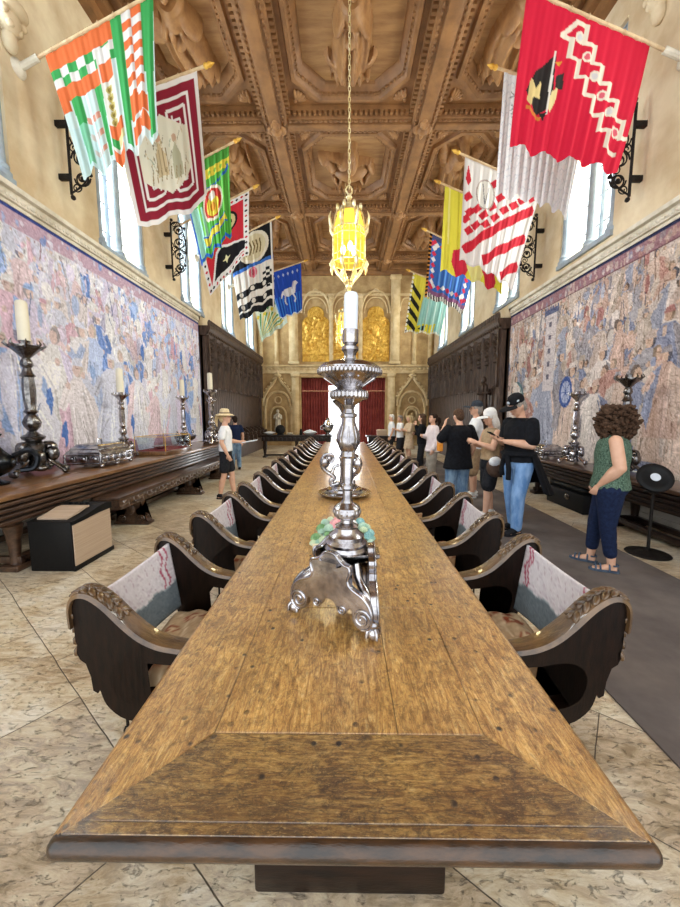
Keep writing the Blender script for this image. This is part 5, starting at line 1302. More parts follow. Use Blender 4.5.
def f_R3():
    c = Canvas(W_, H_, '#f0ecec'); r_ = '#d2293c'
    for x, y in ((.4, .14), (.6, .15), (.8, .16), (.5, .24), (.7, .25), (.58, .34), (.4, .36), (.46, .45), (.3, .48), (.2, .44), (.34, .56), (.2, .6), (.1, .5), (.06, .36), (.1, .68), (.05, .58), (.92, .1)):
        c.poly([(x-.07, y+.02), (x+.02, y-.055), (x+.08, y-.015), (x-.01, y+.06)], r_)
    c.poly([(.05, .06), (.1, .2), (.06, .26), (.02, .2)], r_)
    for a, b in (((.04, .9), (.98, .2)), ((.36, .92), (.98, .48)), ((.72, .95), (.98, .76))): c.line([a, b], .1, r_)
    c.ell(.3, .28, .13, .15, '#b9a9a6'); c.ell(.3, .28, .115, .135, '#f2efec'); c.line([(.26, .18), (.3, .38), (.34, .2)], .012, '#8f8f96')
    c.frame(0, .018, '#dfd8da'); return c
def f_R4():
    c = Canvas(W_, H_, '#e6dc4e'); r_ = '#d5304a'
    for i in range(6): c.line([(.08+.15*i, 0), (.1+.15*i, .8)], .03, '#d2c83e' if i % 2 else '#efe78c')
    for x0, col in ((0, '#e6dc4e'), (.18, r_), (.42, '#ece69a'), (.66, r_), (.88, '#e6dc4e')):
        c.poly([(x0, .7), (x0+.12, .66), (x0+.24, .7), (x0+.26, .85), (x0+.2, 1), (x0+.05, 1), (x0-.02, .85)], col)
    return c
def f_R5():
    c = Canvas(W_, H_, '#3b6cc4')
    c.rect(0, 0, 1, .08, '#4a4f7a')
    for i in range(9):
        t = (i+.5)/9
        for x, y in ((.12, .06+.8*t), (.88, .06+.8*t), (t, .78), (t, .14)): c.poly([(x-.055, y), (x, y-.045), (x+.055, y), (x, y+.045)], '#e6e4e6' if i % 2 else '#cf3350')
    for i in range(5): c.line([(.3+.1*i, .2), (.3+.1*i, .74)], .035, '#5b93dc')
    c.rect(0, .86, 1, .92, '#8f5c86'); c.rect(0, .92, 1, 1, '#ece8e4')
    for i in range(16): c.poly([(i/16, .92), (i/16+.03, .92), (i/16+.05, 1), (i/16+.02, 1)], '#2a2326')
    for i in range(16): c.rect(0, i/16, .05, i/16+.035, '#2a1d18'); c.rect(0, i/16+.035, .05, (i+1)/16, '#d08a3c')
    return c
def f_R6():
    c = Canvas(W_, H_, '#9fd3cd')
    c.poly([(0, 0), (.4, 0), (.3, 1), (0, 1)], '#ded04a')
    for i in range(5): c.poly([(0, .12+.2*i), (.3, .32+.2*i), (.3, .42+.2*i), (0, .22+.2*i)], '#23231f')
    c.poly([(.3, .85), (.8, .8), (.75, 1), (.25, 1)], '#e3d63c'); c.poly([(.35, .9), (.55, .85), (.5, 1)], '#2a2a24'); c.ell(.5, .25, .15, .1, '#d5cf6a')
    for i in range(6): c.line([(.45+.09*i, .1), (.42+.1*i, .95)], .03, '#c5e6e0' if i % 2 else '#86c0bd')
    for i in range(14): c.ell(.02, i/14, .03, .025, '#f0ede2'); c.ell(i/14, .985, .03, .025, '#f0ede2')
    return c
flag('green, orange and white checked flag hanging nearest on the left', 5.1, (45,56), (153,-4), (162,141), (77,171), f_L1(), 'left', 7, .032, 1, .05)
flag('crimson flag with white meander border and cream hexagon, left side', 5.95, (112,102), (197,71), (207,197), (140,229), f_L2(), 'left', 3, .03, 2, .02)
flag('green flag with yellow band and red and gold crest, left side', 7.6, (180,172), (229,146), (234,238), (199,262), f_L3(), 'left', 5, .05, 3, .03)
flag('red flag with black diagonal field and white diamond border, left side', 9.2, (190,221), (249,191), (250,256), (208,293), f_L4(), 'left', 3, .03, 4, .02)
flag('black and white flag with cream roundel and dotted stripes, left side', 10.7, (228,243), (272,221), (274,305), (241,322), f_L5(), 'left', 4, .04, 5, .02)
flag('royal blue flag with a white prancing horse, left side', 13.6, (266,275), (301,263), (302,310), (281,320), f_L6(), 'left', 5, .05, 6, .02)
flag('small yellow and green lozenge flag, farthest on the left', 16.0, (250,290), (281,276), (288,324), (261,341), f_L7(), 'left', 4, .05, 7, .02)
flag('large red flag with cream zigzag chain hanging nearest on the right', 5.1, (527,-8), (650,46), (610,180), (514,136), f_R1(), 'right', 7, .032, 8, .03)
flag('white flag with faint grey pattern behind the large red flag', 6.3, (504,72), (590,100), (567,218), (497,194), f_R2(), 'right', 8, .035, 9, .03)
flag('white flag with red checks and diagonal red stripes, right side', 7.5, (465,157), (541,190), (514,288), (459,262), f_R3(), 'right', 6, .03, 10, .02)
flag('yellow flag with wavy red and yellow hem, right side', 8.9, (445,186), (505,212), (501,294), (441,270), f_R4(), 'right', 6, .05, 11, .03)
flag('blue flag bordered with red and white lozenges and a striped hem, right side', 10.9, (430,233), (478,256), (463,314), (425,297), f_R5(), 'right', 5, .04, 12, .02)
flag('teal, yellow and black flag, farthest on the right', 13.4, (413,273), (450,288), (440,336), (405,331), f_R6(), 'right', 5, .05, 13, .02)

# ================================================================ WROUGHT IRON BRACKETS
def bracket(X, s, y, z, label):
    root = thing('iron_bracket', label, 'wall bracket', (X, y, z))
    mb = MB(); mb.tube([(s*.16, 0, -.62), (s*.16, 0, .62)], .02, 8)
    for zz in (-.38, .34): mb.cb(min(0, s*.16), max(0, s*.16), -.03, .03, zz-.04, zz+.04, .005)
    mb.build('frame', M['iron'], root)
    mb = MB()
    for zz, r0, e in ((.42, .13, 1), (.16, .15, -1), (-.12, .15, 1), (-.4, .12, -1)):
        for d in (0, 1):
            mb.tube([(s*(.16+.18)+s*p[0], 0, zz+p[1]*(1 if e > 0 else -1)) for p in spiral(0, 0, r0, .02, PI+d*PI, 1.5*(1 if d else -1), 22)], .012, 6)
        mb.ball((s*.34, 0, zz), .03, 8, 6); mb.ball((s*(.34+r0), 0, zz+.05), .03, 8, 6)
    for zz, cx, r0, e in ((.56, .24, .07, 1), (.3, .4, .08, -1), (.02, .24, .08, 1), (-.02, .44, .07, -1), (-.26, .38, .08, 1), (-.52, .25, .07, -1)):
        mb.tube([(s*cx+s*p[0], 0, zz+e*p[1]) for p in spiral(0, 0, r0, .012, 0, 1.6, 20)], .009, 6)
    mb.tube(smooth_line([(s*.16, 0, .56), (s*.34, 0, .6), (s*.46, 0, .3), (s*.5, 0, -.05), (s*.4, 0, -.42), (s*.16, 0, -.6)], 5), .013, 6)
    for zz in (-.66, .66): mb.ball((s*.18, 0, zz), .035, 8, 6)
    mb.build('scrollwork', M['iron'], root)
bracket(XL, 1, 5.68, 5.4, 'black scrolled iron bracket on the left wall behind the checked flag')
bracket(XL, 1, 8.86, 5.37, 'black scrolled iron bracket on the left wall behind the green flag')
bracket(XR, -1, 5.66, 5.31, 'black scrolled iron bracket on the right wall beside the large red flag')
bracket(XR, -1, 8.28, 5.13, 'black scrolled iron bracket on the right wall beside the red striped flag')

# ================================================================ PENDANT LANTERNS
M['lamp_glass'] = emit_mat('amber_lantern_glass', '#ffdd55', .7, '#e8c040')
M['bulb'] = emit_mat('lantern_bulb', '#fff3c8', 40)
M['gilt'] = simple('gilt_metal', '#c9b06a', '#f2e8c4', .35, metal=.6, scale=12, bmp=.1)
def lantern(x, y, zb, label):
    root = thing('pendant_lantern', label, 'lantern', (x, y, zb), PI/8)
    R = .265; z0, z1 = .5, .98
    ang = [2*PI*k/8 for k in range(8)]
    g = MB()
    for k in range(8):
        a, b = ang[k], ang[(k+1) % 8]
        P4 = [(R*.97*math.cos(a), R*.97*math.sin(a)), (R*.97*math.cos(b), R*.97*math.sin(b))]
        vs = [(*P4[0], z0), (*P4[1], z0), (*P4[1], z1), (*P4[0], z1), (P4[0][0]*.72, P4[0][1]*.72, z1+.26), (P4[1][0]*.72, P4[1][1]*.72, z1+.26)]
        if k % 2 == 0 or True: g.add(vs[2:], [(1, 0, 3, 2)])
    g.build('upper_glass', M['lamp_glass'], root, 0)
    g = MB()
    for k in range(8):
        a, b = ang[k], ang[(k+1) % 8]
        g.add([(R*.96*math.cos(a), R*.96*math.sin(a), z0), (R*.96*math.cos(b), R*.96*math.sin(b), z0), (R*.96*math.cos(b), R*.96*math.sin(b), z1), (R*.96*math.cos(a), R*.96*math.sin(a), z1)], [(0, 1, 2, 3)])
    g.build('pane', M['amber'], root, 0)
    f = MB()
    for a in ang:
        c_, s_ = math.cos(a), math.sin(a)
        f.tube([(R*c_, R*s_, z0-.02), (R*c_, R*s_, z1+.04)], .014, 6); f.tube([(R*c_, R*s_, z1), (R*.86*c_, R*.86*s_, z1+.2), (R*.7*c_, R*.7*s_, z1+.28)], .012, 6)
        f.tube([(R*c_, R*s_, z0), (R*.8*c_, R*.8*s_, z0-.12), (R*.35*c_, R*.35*s_, z0-.26), (.05*c_, .05*s_, z0-.33)], [.014, .016, .013, .012], 6)
        f.tube([(R*1.0*c_, R*1.0*s_, z1-.02), (R*1.16*c_, R*1.16*s_, z1+.05), (R*1.24*c_, R*1.24*s_, z1+.16), (R*1.14*c_, R*1.14*s_, z1+.24)], [.03, .03, .018, .004], 6)
        f.tube([(R*1.0*c_, R*1.0*s_, z0+.02), (R*1.15*c_, R*1.15*s_, z0-.06), (R*1.1*c_, R*1.1*s_, z0-.14)], [.025, .03, .005], 6)
        f.ball((R*.72*c_, R*.72*s_, z1+.32), (.03, .03, .06), 6, 5)
        b = a+PI/8; R2 = R*.94
        f.tube([(R2*math.cos(b), R2*math.sin(b), z0), (R2*math.cos(b), R2*math.sin(b), z1)], .006, 5)
        for zz in (z0, z0+.1, z1-.1, z1): f.tube([(R*c_, R*s_, zz), (R*math.cos(a+PI/4), R*math.sin(a+PI/4), zz)], .009, 5)
        f.tube([(R2*math.cos(b)+.06*math.cos(t)*-math.sin(b), R2*math.sin(b)+.06*math.cos(t)*math.cos(b), z1-.06+.07*math.sin(t)) for t in np.linspace(0, PI, 8)], .007, 5)
    f.build('cage', M['gilt'], root, 50)
    t = MB(); t.lathe([(R*.74, z1+.25),(R*.5, z1+.34),(.05, z1+.4),(.03, z1+.46),(.05, z1+.5),(.02, z1+.54)], 16); 
    t.tube([(.05*math.cos(a), 0, z1+.6+.06*math.sin(a)) for a in np.linspace(0, 2*PI, 14)], .014, 6)
    t.build('cap', M['gilt'], root, 40)
    t = MB(); t.lathe([(.004,0),(.03,.03),(.02,.08),(.05,.12),(.055,.16),(.03,.19),(.06,.22),(.05,.25)], 16); t.build('bottom_finial', M['gilt'], root, 50)
    bl = MB(); 
    for a in (.3, 2.4, 4.5): bl.ball((.1*math.cos(a), .1*math.sin(a), .72), (.04, .04, .075), 10, 8)
    bl.build('bulb', M['bulb'], root, 60)
    c_ = MB(); L = ZC-zb-.2
    zz = z1+.66; i = 0
    while zz < L+.2-.02:
        if i % 2: c_.tube([(.018*math.cos(q), 0, zz+.045*math.sin(q)) for q in np.linspace(0, 2*PI, 9)], .007, 4)
        else: c_.tube([(0, .018*math.cos(q), zz+.045*math.sin(q)) for q in np.linspace(0, 2*PI, 9)], .007, 4)
        zz += .072; i += 1
    c_.lathe([(.06,0),(.05,.05),(.01,.06)], 14, M=Matrix.Translation((0, 0, ZC-zb)) @ Matrix.Diagonal((1, 1, -1, 1)))
    c_.build('chain', M['gilt'], root, 40)
    l = bpy.data.lights.new('lantern_light', 'POINT'); l.energy = 90; l.color = (1, .8, .45); l.shadow_soft_size = .2
    lo = bpy.data.objects.new('lantern_light', l); COL.objects.link(lo); lo.location = (x, y, zb+.2)
m, nt, b = new_mat('amber_pane')
tr = nt.nodes.new('ShaderNodeBsdfTransparent'); tr.inputs[0].default_value = (1, .86, .35, 1)
em = nt.nodes.new('ShaderNodeEmission'); em.inputs[0].default_value = lin('#ffdf5a'); em.inputs[1].default_value = 1.6
mx = nt.nodes.new('ShaderNodeMixShader'); mx.inputs[0].default_value = .5
nt.links.new(tr.outputs[0], mx.inputs[1]); nt.links.new(em.outputs[0], mx.inputs[2]); nt.links.new(mx.outputs[0], nt.nodes['Material Output'].inputs[0]); M['amber'] = m
lantern(.075, 6.0, 3.42, 'nearer gilt hanging lantern with glowing amber glass')
lantern(.03, 11.6, 3.42, 'farther gilt hanging lantern seen behind the tall white candle')
# ================================================================ PEOPLE
def fuse(mb, voxel, name, mat, parent, smooth_it=6, fac=.6):
    o = mb.build(name, mat, None, 0)
    m = o.modifiers.new('r', 'REMESH'); m.mode = 'VOXEL'; m.voxel_size = voxel; m.use_smooth_shade = True
    s = o.modifiers.new('s', 'SMOOTH'); s.factor = fac; s.iterations = smooth_it
    bpy.context.view_layer.update(); dg = bpy.context.evaluated_depsgraph_get()
    me = bpy.data.meshes.new_from_object(o.evaluated_get(dg)); old = o.data
    o.modifiers.clear(); o.data = me; bpy.data.meshes.remove(old); me.name = name
    me.shade_smooth()
    if not me.materials: me.materials.append(mat)
    o.parent = parent; return o
def loft(mb, rings, n=20):                                            # rings: (cx, cy, z, rx, ry)
    vs = []; fs = []
    for cx, cy, z, rx, ry in rings:
        for k in range(n):
            a = 2*PI*k/n; vs.append((cx+rx*math.cos(a), cy+ry*math.sin(a), z))
    for i in range(len(rings)-1):
        for k in range(n): fs.append((i*n+k, i*n+(k+1)%n, (i+1)*n+(k+1)%n, (i+1)*n+k))
    fs.append(tuple(reversed(range(n)))); fs.append(tuple(range(len(vs)-n, len(vs)))); mb.add(vs, fs)
def limb(mb, pts, rad, n=12):
    P = [Vector(p) for p in pts]; Q = []; R = []
    for i in range(len(P)-1):
        for j in range(5):
            t = j/5; Q.append(P[i].lerp(P[i+1], t)); R.append(rad[i]+(rad[i+1]-rad[i])*t)
    Q.append(P[-1]); R.append(rad[-1]); mb.tube(Q, R, n)
    for p, r in zip(P, rad): mb.ball(p, r, 12, 8)
def hand(mb, w, d, side, curl=.5, palm_n=None):
    # a palm with four unequal bent fingers and a thumb leaving its side
    w = Vector(w); d = Vector(d).normalized(); n = Vector(palm_n) if palm_n else Vector((-side, 0, 0)); n = (n-d*n.dot(d)).normalized(); x = d.cross(n)*1.0
    Rm = Matrix(((x.x, d.x, n.x, w.x), (x.y, d.y, n.y, w.y), (x.z, d.z, n.z, w.z), (0, 0, 0, 1)))
    mb.ball((0, .045, 0), (.04, .052, .017), 12, 8, Rm)
    for i, (fx, L) in enumerate(((-.03, .066), (-.01, .078), (.01, .072), (.029, .056))):
        p = Vector((fx, .083, 0)); pts = [Vector((fx*.9, .05, 0)), p]; a = 0
        for s_ in (.45, .32, .23):
            a += curl*(.7 if s_ == .45 else 1); p = p+Vector((fx*.02, math.cos(a)*L*s_, math.sin(a)*L*s_)); pts.append(p)
        mb.tube(pts, [.0095, .0095, .009, .0085, .007], 7, Rm); mb.ball(pts[-1], .007, 6, 4, Rm)
    e = 1 if side > 0 else -1
    mb.tube([(e*-.03, .02, .004), (e*-.052, .045, .014), (e*-.058, .07, .026), (e*-.05, .09, .034)], [.014, .012, .0105, .008], 7, Rm)
HAIRS = {'brown': ('#3b2a20', '#5d4636'), 'dark': ('#1e1612', '#3a2a22'), 'grey': ('#7d7670', '#a39c94'), 'blond': ('#b8996a', '#d9c49a'), 'white': ('#cfccc6', '#e6e3de')}
def person(label, pos, rz, h, P):
    k = h/1.75; vx = P.get('voxel', .009); w = P.get('w', 1.0)
    root = thing('person', label, 'person', pos, rz); root.scale = (k, k, k)
    skin = M['skin']
    la, ra = P['larm'], P['rarm']                                     # (elbow, wrist) left is -x, right is +x (facing +y)
    lf, rf = P.get('lfoot', (-.1, 0.02)), P.get('rfoot', (.1, -.02))
    sh = {-1: Vector((-.185*w, 0, 1.405)), 1: Vector((.185*w, 0, 1.405))}
    b = MB()
    loft(b, [(0, 0, .84, .12*w, .085*w), (0, -.005, .92, .155*w, .105*w), (0, 0, 1.02, .135*w, .095*w), (0, .005, 1.12, .128*w, .09*w), (0, .005, 1.25, .15*w, .1*w), (0, 0, 1.36, .165*w, .09), (0, -.005, 1.43, .12*w, .07), (0, -.005, 1.47, .055, .055)])
    b.tube([(0, -.01, 1.42), (0, .0, 1.5), (0, .015, 1.56)], [.062, .054, .052], 14)
    Mh = Matrix.Translation((0, .0, 1.52)) @ Matrix.Rotation(P.get('hyaw', 0), 4, 'Z') @ Matrix.Rotation(-P.get('hpitch', 0), 4, 'X')
    b.ball((0, .01, .115), (.076, .096, .112), 20, 14, Mh); b.ball((0, .05, .05), (.055, .05, .06), 14, 10, Mh); b.ball((0, .03, .11), (.07, .075, .08), 14, 10, Mh)
    b.tube([(0, .098, .125), (0, .112, .098), (0, .118, .083), (0, .1, .074)], [.009, .012, .015, .008], 8, Mh)
    for e in (-1, 1):
        b.ball((e*.077, .0, .1), (.012, .022, .032), 10, 7, Mh); b.ball((e*.03, .088, .138), (.026, .014, .008), 8, 5, Mh); b.ball((e*.04, .075, .085), (.022, .02, .02), 8, 6, Mh)
    b.ball((0, .1, .045), (.024, .012, .008), 8, 5, Mh); b.ball((0, .085, .018), (.024, .02, .018), 8, 6, Mh)
    for s, (el, wr), fz in ((-1, la, lf), (1, ra, rf)):
        el, wr = Vector(el), Vector(wr)
        limb(b, [sh[s]+Vector((-s*.015, 0, -.012)), el, wr], [.05*w**.6, .043*w, .027]); b.tube([el, el.lerp(wr, .3), wr], [.041*w, .045*w, .028], 12)
        d = P.get('lhand' if s < 0 else 'rhand') or (wr-el); hand(b, wr, d, s, P.get('curl', .45), P.get('palm'))
        hip = Vector((s*.088*w, 0, .9)); ank = Vector((fz[0], fz[1], .075)); knee = hip.lerp(ank, .5)+Vector((0, .03, 0))
        limb(b, [hip, knee, ank], [.088*w, .056, .038]); b.tube([knee, knee.lerp(ank, .35)-Vector((0, .015, 0)), ank], [.05, .058, .037], 12)
        a = P.get('toe', 0.0); td = Vector((math.sin(a+s*.15), math.cos(a+s*.15), 0))
        b.tube([ank-td*.05+Vector((0, 0, -.04)), ank+td*.04+Vector((0, 0, -.035)), ank+td*.13+Vector((0, 0, -.052)), ank+td*.17+Vector((0, 0, -.056))], [.034, .036, .022, .014], 10, rx=[.034, .038, .044, .03])
    fuse(b, vx, 'body', skin, root)
    # face
    f = MB(); [f.ball((e*.031, .092, .118), (.0125, .009, .009), 10, 7, Mh) for e in (-1, 1)]; f.build('eye', M['eye'], root)
    f = MB(); f.tube([(-.022, .106, .047), (0, .111, .046), (.022, .106, .047)], [.003, .006, .003], 8, Mh); f.build('mouth', M['lip'], root)
    hm = cloth_mat('hair_'+P['hair'], *HAIRS[P['hair']], 40, .6)
    f = MB(); [f.tube([(e*.014, .103, .138), (e*.03, .1, .144), (e*.05, .086, .138)], .004, 6, Mh) for e in (-1, 1)]; f.build('eyebrow', hm, root)
    hs = P.get('hairstyle', 'short'); hb = MB()
    if hs == 'curly':
        r = random.Random(9); hb.ball((0, -.02, .14), (.105, .1, .1), 14, 10, Mh)
        for i in range(230):
            a = r.uniform(0, 2*PI); z = r.uniform(-.13, .24); rad = .145*math.sqrt(max(.15, 1-((z-.06)/.2)**2))*r.uniform(.8, 1.12)
            x, y = rad*1.12*math.cos(a), rad*math.sin(a)-.035
            if y > .06 and z < .16: continue
            rr = r.uniform(.024, .036); q = [(x+rr*.8*math.cos(t+a), y+rr*.8*math.sin(t+a), z-.012*t/1.5) for t in np.linspace(0, 5, 8)]
            hb.tube(q, rr*.55, 6, Mh)
        hb.ball((0, -.06, .05), (.11, .08, .13), 12, 9, Mh); hb.build('hair', hm, root, 70)
    else:
        hb.ball((0, -.012, .135), (.084, .1, .098), 18, 12, Mh); hb.ball((0, -.05, .08), (.075, .06, .08), 14, 10, Mh)
        for e in (-1, 1): hb.ball((e*.068, .005, .14), (.02, .05, .05), 10, 7, Mh)
        hb.ball((0, .05, .19), (.065, .05, .035), 12, 8, Mh)
        if hs == 'long': hb.ball((0, -.07, .0), (.085, .05, .14), 14, 10, Mh); [hb.ball((e*.07, -.02, .03), (.028, .05, .12), 10, 8, Mh) for e in (-1, 1)]
        if hs == 'tail': hb.tube([(0, -.1, .13), (0, -.15, .12), (0, -.17, .03), (0, -.15, -.08)], [.03, .04, .036, .01], 10, Mh); hb.ball((0, -.1, .13), .032, 10, 7, Mh)
        fuse(hb, .009, 'hair', hm, root, 3)
    # torso garment
    t = MB(); g = P.get('loose', .02); hem = P.get('hem', .9)
    tz = [(0, 0, hem, .162*w+g+(.035 if hem < .85 else 0), .115*w+g+(.035 if hem < .85 else 0))]
    for z, rx, ry in ((1.02, .15, .11), (1.12, .145, .105), (1.25, .163, .113), (1.36, .172, .1), (1.425, .135, .08), (1.465, .072, .066)):
        if z > hem+.03: tz.append((0, 0, z, rx*w+g*(1 if z < 1.4 else .35), ry*w**.5+g*(1 if z < 1.4 else .4)))
    if P.get('dress'): tz = [(0, 0, P['dress'], .24, .2), (0, 0, .75, .2, .16), (0, 0, .92, .17*w, .13)]+tz[2:]
    loft(t, tz, 24)
    sl = P.get('sleeve', .55)
    for s, (el, wr) in ((-1, la), (1, ra)):
        el, wr = Vector(el), Vector(wr)
        if sl <= 0: continue
        if sl <= 1: limb(t, [sh[s]+Vector((-s*.02, 0, -.012)), sh[s].lerp(el, sl)], [.05*w**.6+.02+g*.2, .058*w+g*.6])
        else: limb(t, [sh[s]+Vector((-s*.02, 0, -.012)), el, el.lerp(wr, sl-1)], [.05*w**.6+.02+g*.2, .054*w+g*.5, .04+g*.4])
    top = fuse(t, .012, P.get('topname', 'shirt'), P['top'], root, 5)
    # trousers, shorts or skirt
    if P.get('bottom'):
        q = MB(); hz = P.get('leg', .1); loft(q, [(0, 0, .82, .15*w, .105*w), (0, -.008, .9, .175*w, .125*w), (0, 0, 1.0, .155*w, .112*w), (0, 0, 1.04, .148*w, .106*w)])
        for s, fz in ((-1, lf), (1, rf)):
            hip = Vector((s*.088*w, 0, .88)); ank = Vector((fz[0], fz[1], .075)); knee = Vector((s*.088*w, 0, .9)).lerp(ank, .5)+Vector((0, .03, 0)); e_ = P.get('flare', .016)
            if hz > .48: tt = (.88-hz)/(.88-knee.z); limb(q, [hip, hip.lerp(knee, min(1, tt))], [.1*w, .082+e_])
            else: tt = (knee.z-hz)/(knee.z-ank.z); limb(q, [hip, knee, knee.lerp(ank, tt)], [.1*w, .068+e_, .052+e_])
        fuse(q, .012, P.get('botname', 'trousers'), P['bottom'], root, 4)
    for s, fz in ((-1, lf), (1, rf)):
        a = P.get('toe', 0.0); td = Vector((math.sin(a+s*.15), math.cos(a+s*.15), 0)); an = Vector((fz[0], fz[1], 0))
        sx = td.cross(Vector((0, 0, 1)))
        q = MB(); out = smooth_line([(-.075, 0), (-.06, .035), (.02, .045), (.1, .045), (.17, .03), (.2, 0), (.17, -.034), (.1, -.045), (.02, -.036), (-.06, -.035), (-.075, 0)], 3)[:-1]
        pr_ = [(an.x+td.x*u+sx.x*v, an.y+td.y*u+sx.y*v) for u, v in out]
        q.prism(pr_, 0, .025, 'xy')
        if P.get('sandal'):
            so = q.build('sandal', P['shoe'], root, 40); st = MB()
            for u, wd, hh in ((.02, .046, .085), (.1, .05, .062), (.14, .046, .05)): st.tube([tuple(an+td*u+sx*(wd*math.cos(t_))+Vector((0, 0, .015+hh*math.sin(t_)))) for t_ in np.linspace(0, PI, 9)], .009, 6)
            st.tube([tuple(an+td*(-.01)+sx*(.045*math.cos(t_))+td*(-.05*math.sin(t_))+Vector((0, 0, .08))) for t_ in np.linspace(0, PI, 9)], .009, 6)
            st.build('strap', P['shoe'], so, 60)
        else:
            q2 = MB(); q2.tube([tuple(an+td*u+Vector((0, 0, z))) for u, z in ((-.06, .05), (0, .06), (.08, .045), (.15, .033), (.19, .028))], [.035, .046, .036, .024, .012], 12, rx=[.03, .042, .046, .042, .02]); q2.tube([tuple(an+Vector((0, 0, .05))), tuple(an+Vector((0, 0, .11)))], [.045, .044], 12)
            so = q2.build('shoe', P['shoe'], root, 60); q.build('sole', M['wax_white'] if P.get('whitesole') else P['shoe'], so, 40)
    hat = P.get('hat')
    if hat == 'straw':
        q = MB(); q.lathe([(.085,.0),(.1,.008),(.15,-.004),(.185,-.02),(.187,-.014),(.15,.006),(.1,.02),(.094,.06),(.085,.1),(.06,.118),(.01,.122)], 30, M=Mh @ Matrix.Translation((0, -.0, .165))); ho = q.build('sun_hat', cloth_mat('straw', '#c9b48c', '#e3d4b0', 40, .5), root, 60)
        q = MB(); q.lathe([(.1,.02),(.1,.045),(.096,.046)], 30, M=Mh @ Matrix.Translation((0, 0, .165))); q.build('hat_band', cloth_mat('hat_band', '#8a7a66'), ho)
    elif hat:
        c_ = cloth_mat('cap_'+hat, *{'black': ('#111114', '#1c1c20'), 'white': ('#d9d9d8', '#ecebea'), 'navy': ('#2a3038', '#3c434c')}[hat])
        q = MB(); q.lathe([(.09,0),(.094,.03),(.088,.07),(.065,.105),(.03,.12),(.006,.124)], 26, M=Mh @ Matrix.Translation((0, -.005, .148)) @ Matrix.Diagonal((.96, 1.12, 1, 1))); ho = q.build('cap', c_, root, 60)
        q = MB(); vs = []; fs = []
        for i in range(13):
            a = PI*(.12+.76*i/12)
            for r_, z in ((.09, 0), (.13, .004), (.165, -.012)): vs.append((r_*math.cos(a)*.9, (.06+(r_-.09))*1.6*math.sin(a)+.03, z+.012*math.sin(a)-.01*abs(math.cos(a))))
        n0 = len(vs); vs += [(x, y, z-.007) for x, y, z in vs]
        for i in range(12):
            for j in range(2):
                p = i*3+j; fs.append((p, p+3, p+4, p+1)); fs.append((n0+p, n0+p+1, n0+p+4, n0+p+3))
        for i in range(12): p = i*3+2; fs.append((p, p+3, n0+p+3, n0+p))
        q.add(vs, fs, Mh @ Matrix.Translation((0, 0, .155))); q.build('cap_brim', c_, ho, 60)
        if P.get('emblem'): q = MB(); q.ball((.0, .0, 0), (.026, .008, .018), 10, 6, Mh @ Matrix.Translation((0, .104, .2))); q.ball((-.085, .03, .19), (.006, .02, .012), 8, 5, Mh); q.build('cap_emblem', M['wax_white'], ho)
    return root, Mh, k
hang = lambda s, f=0.0, o=.0: ((s*(.235+o), -.03+f*.3, 1.13), (s*(.24+o), .05+f, .88))
NAVY = cloth_mat('navy_denim', '#141d36', '#1d2a49', 30); BLACKT = cloth_mat('black_jersey', '#0d0e12', '#181a20', 20); JEAN = cloth_mat('light_jeans', '#5b86bd', '#8fb2dd', 12, .3, (1,1,.4)); JEAN2 = cloth_mat('mid_jeans', '#4d6a8c', '#8aa5bd', 12, .3, (1,1,.4))
WHITET = cloth_mat('white_cotton', '#dfe2e6', '#eef0f2', 14); DKG = cloth_mat('charcoal_twill', '#1b1c20', '#2a2b30', 20); GRN = cloth_mat('speckled_green_knit', '#2c4238', '#6f8a78', 70, .5); TAN = cloth_mat('tan_linen', '#9a8266', '#b59c7c', 16)
PINKW = cloth_mat('pale_pink_cotton', '#dccdcf', '#e9dfe0', 12); BEI = cloth_mat('beige_dress_cloth', '#b9a184', '#cdb89c', 12); GREYB = cloth_mat('grey_beige_twill', '#8d867c', '#a59d92', 12); SHOE = cloth_mat('dark_shoe', '#17171a', '#242428', 20)
SHOEW = cloth_mat('pale_shoe', '#c9c9c8', '#dcdcda', 20); SAN = cloth_mat('grey_sandal', '#3a4658', '#5c6a7c', 20)
Zc = .012
r_, Mh, k = person('person in straw hat, white polo and black shorts holding papers, beside the left sideboard', (-2.17, 6.55, 0), -PI/2+.12, 1.6, dict(
    larm=((-.23, .02, 1.15), (-.14, .26, 1.13)), rarm=((.235, -.03, 1.14), (.22, .08, .9)), lfoot=(-.09, .12), rfoot=(.09, -.12), hair='blond', hairstyle='tail', top=WHITET, topname='polo_shirt', bottom=DKG, botname='shorts', leg=.6, shoe=SHOE, hat='straw', hem=.96, sleeve=.6, lhand=(0.25, 1, 0)))
mb = MB(); mb.cb(-.12, .12, 0, .3, 0, .012, .003, Matrix.Translation((-.08, .32, 1.115)) @ Matrix.Rotation(.15, 4, 'X')); o = mb.build('clipboard', M['wax_white'], None, 30)
o.matrix_world = Matrix.Translation((-2.17, 6.55, 0)) @ Matrix.Rotation(-PI/2+.12, 4, 'Z') @ Matrix.Diagonal((k, k, k, 1)); tag(o, 'white papers held out by the person in the straw hat', 'papers')
person('person in navy top and jeans mostly hidden behind the straw hat wearer', (-3.03, 10.0, 0), .5, 1.5, dict(larm=hang(-1), rarm=hang(1), hair='dark', top=NAVY, bottom=JEAN2, shoe=SHOE, voxel=.012))
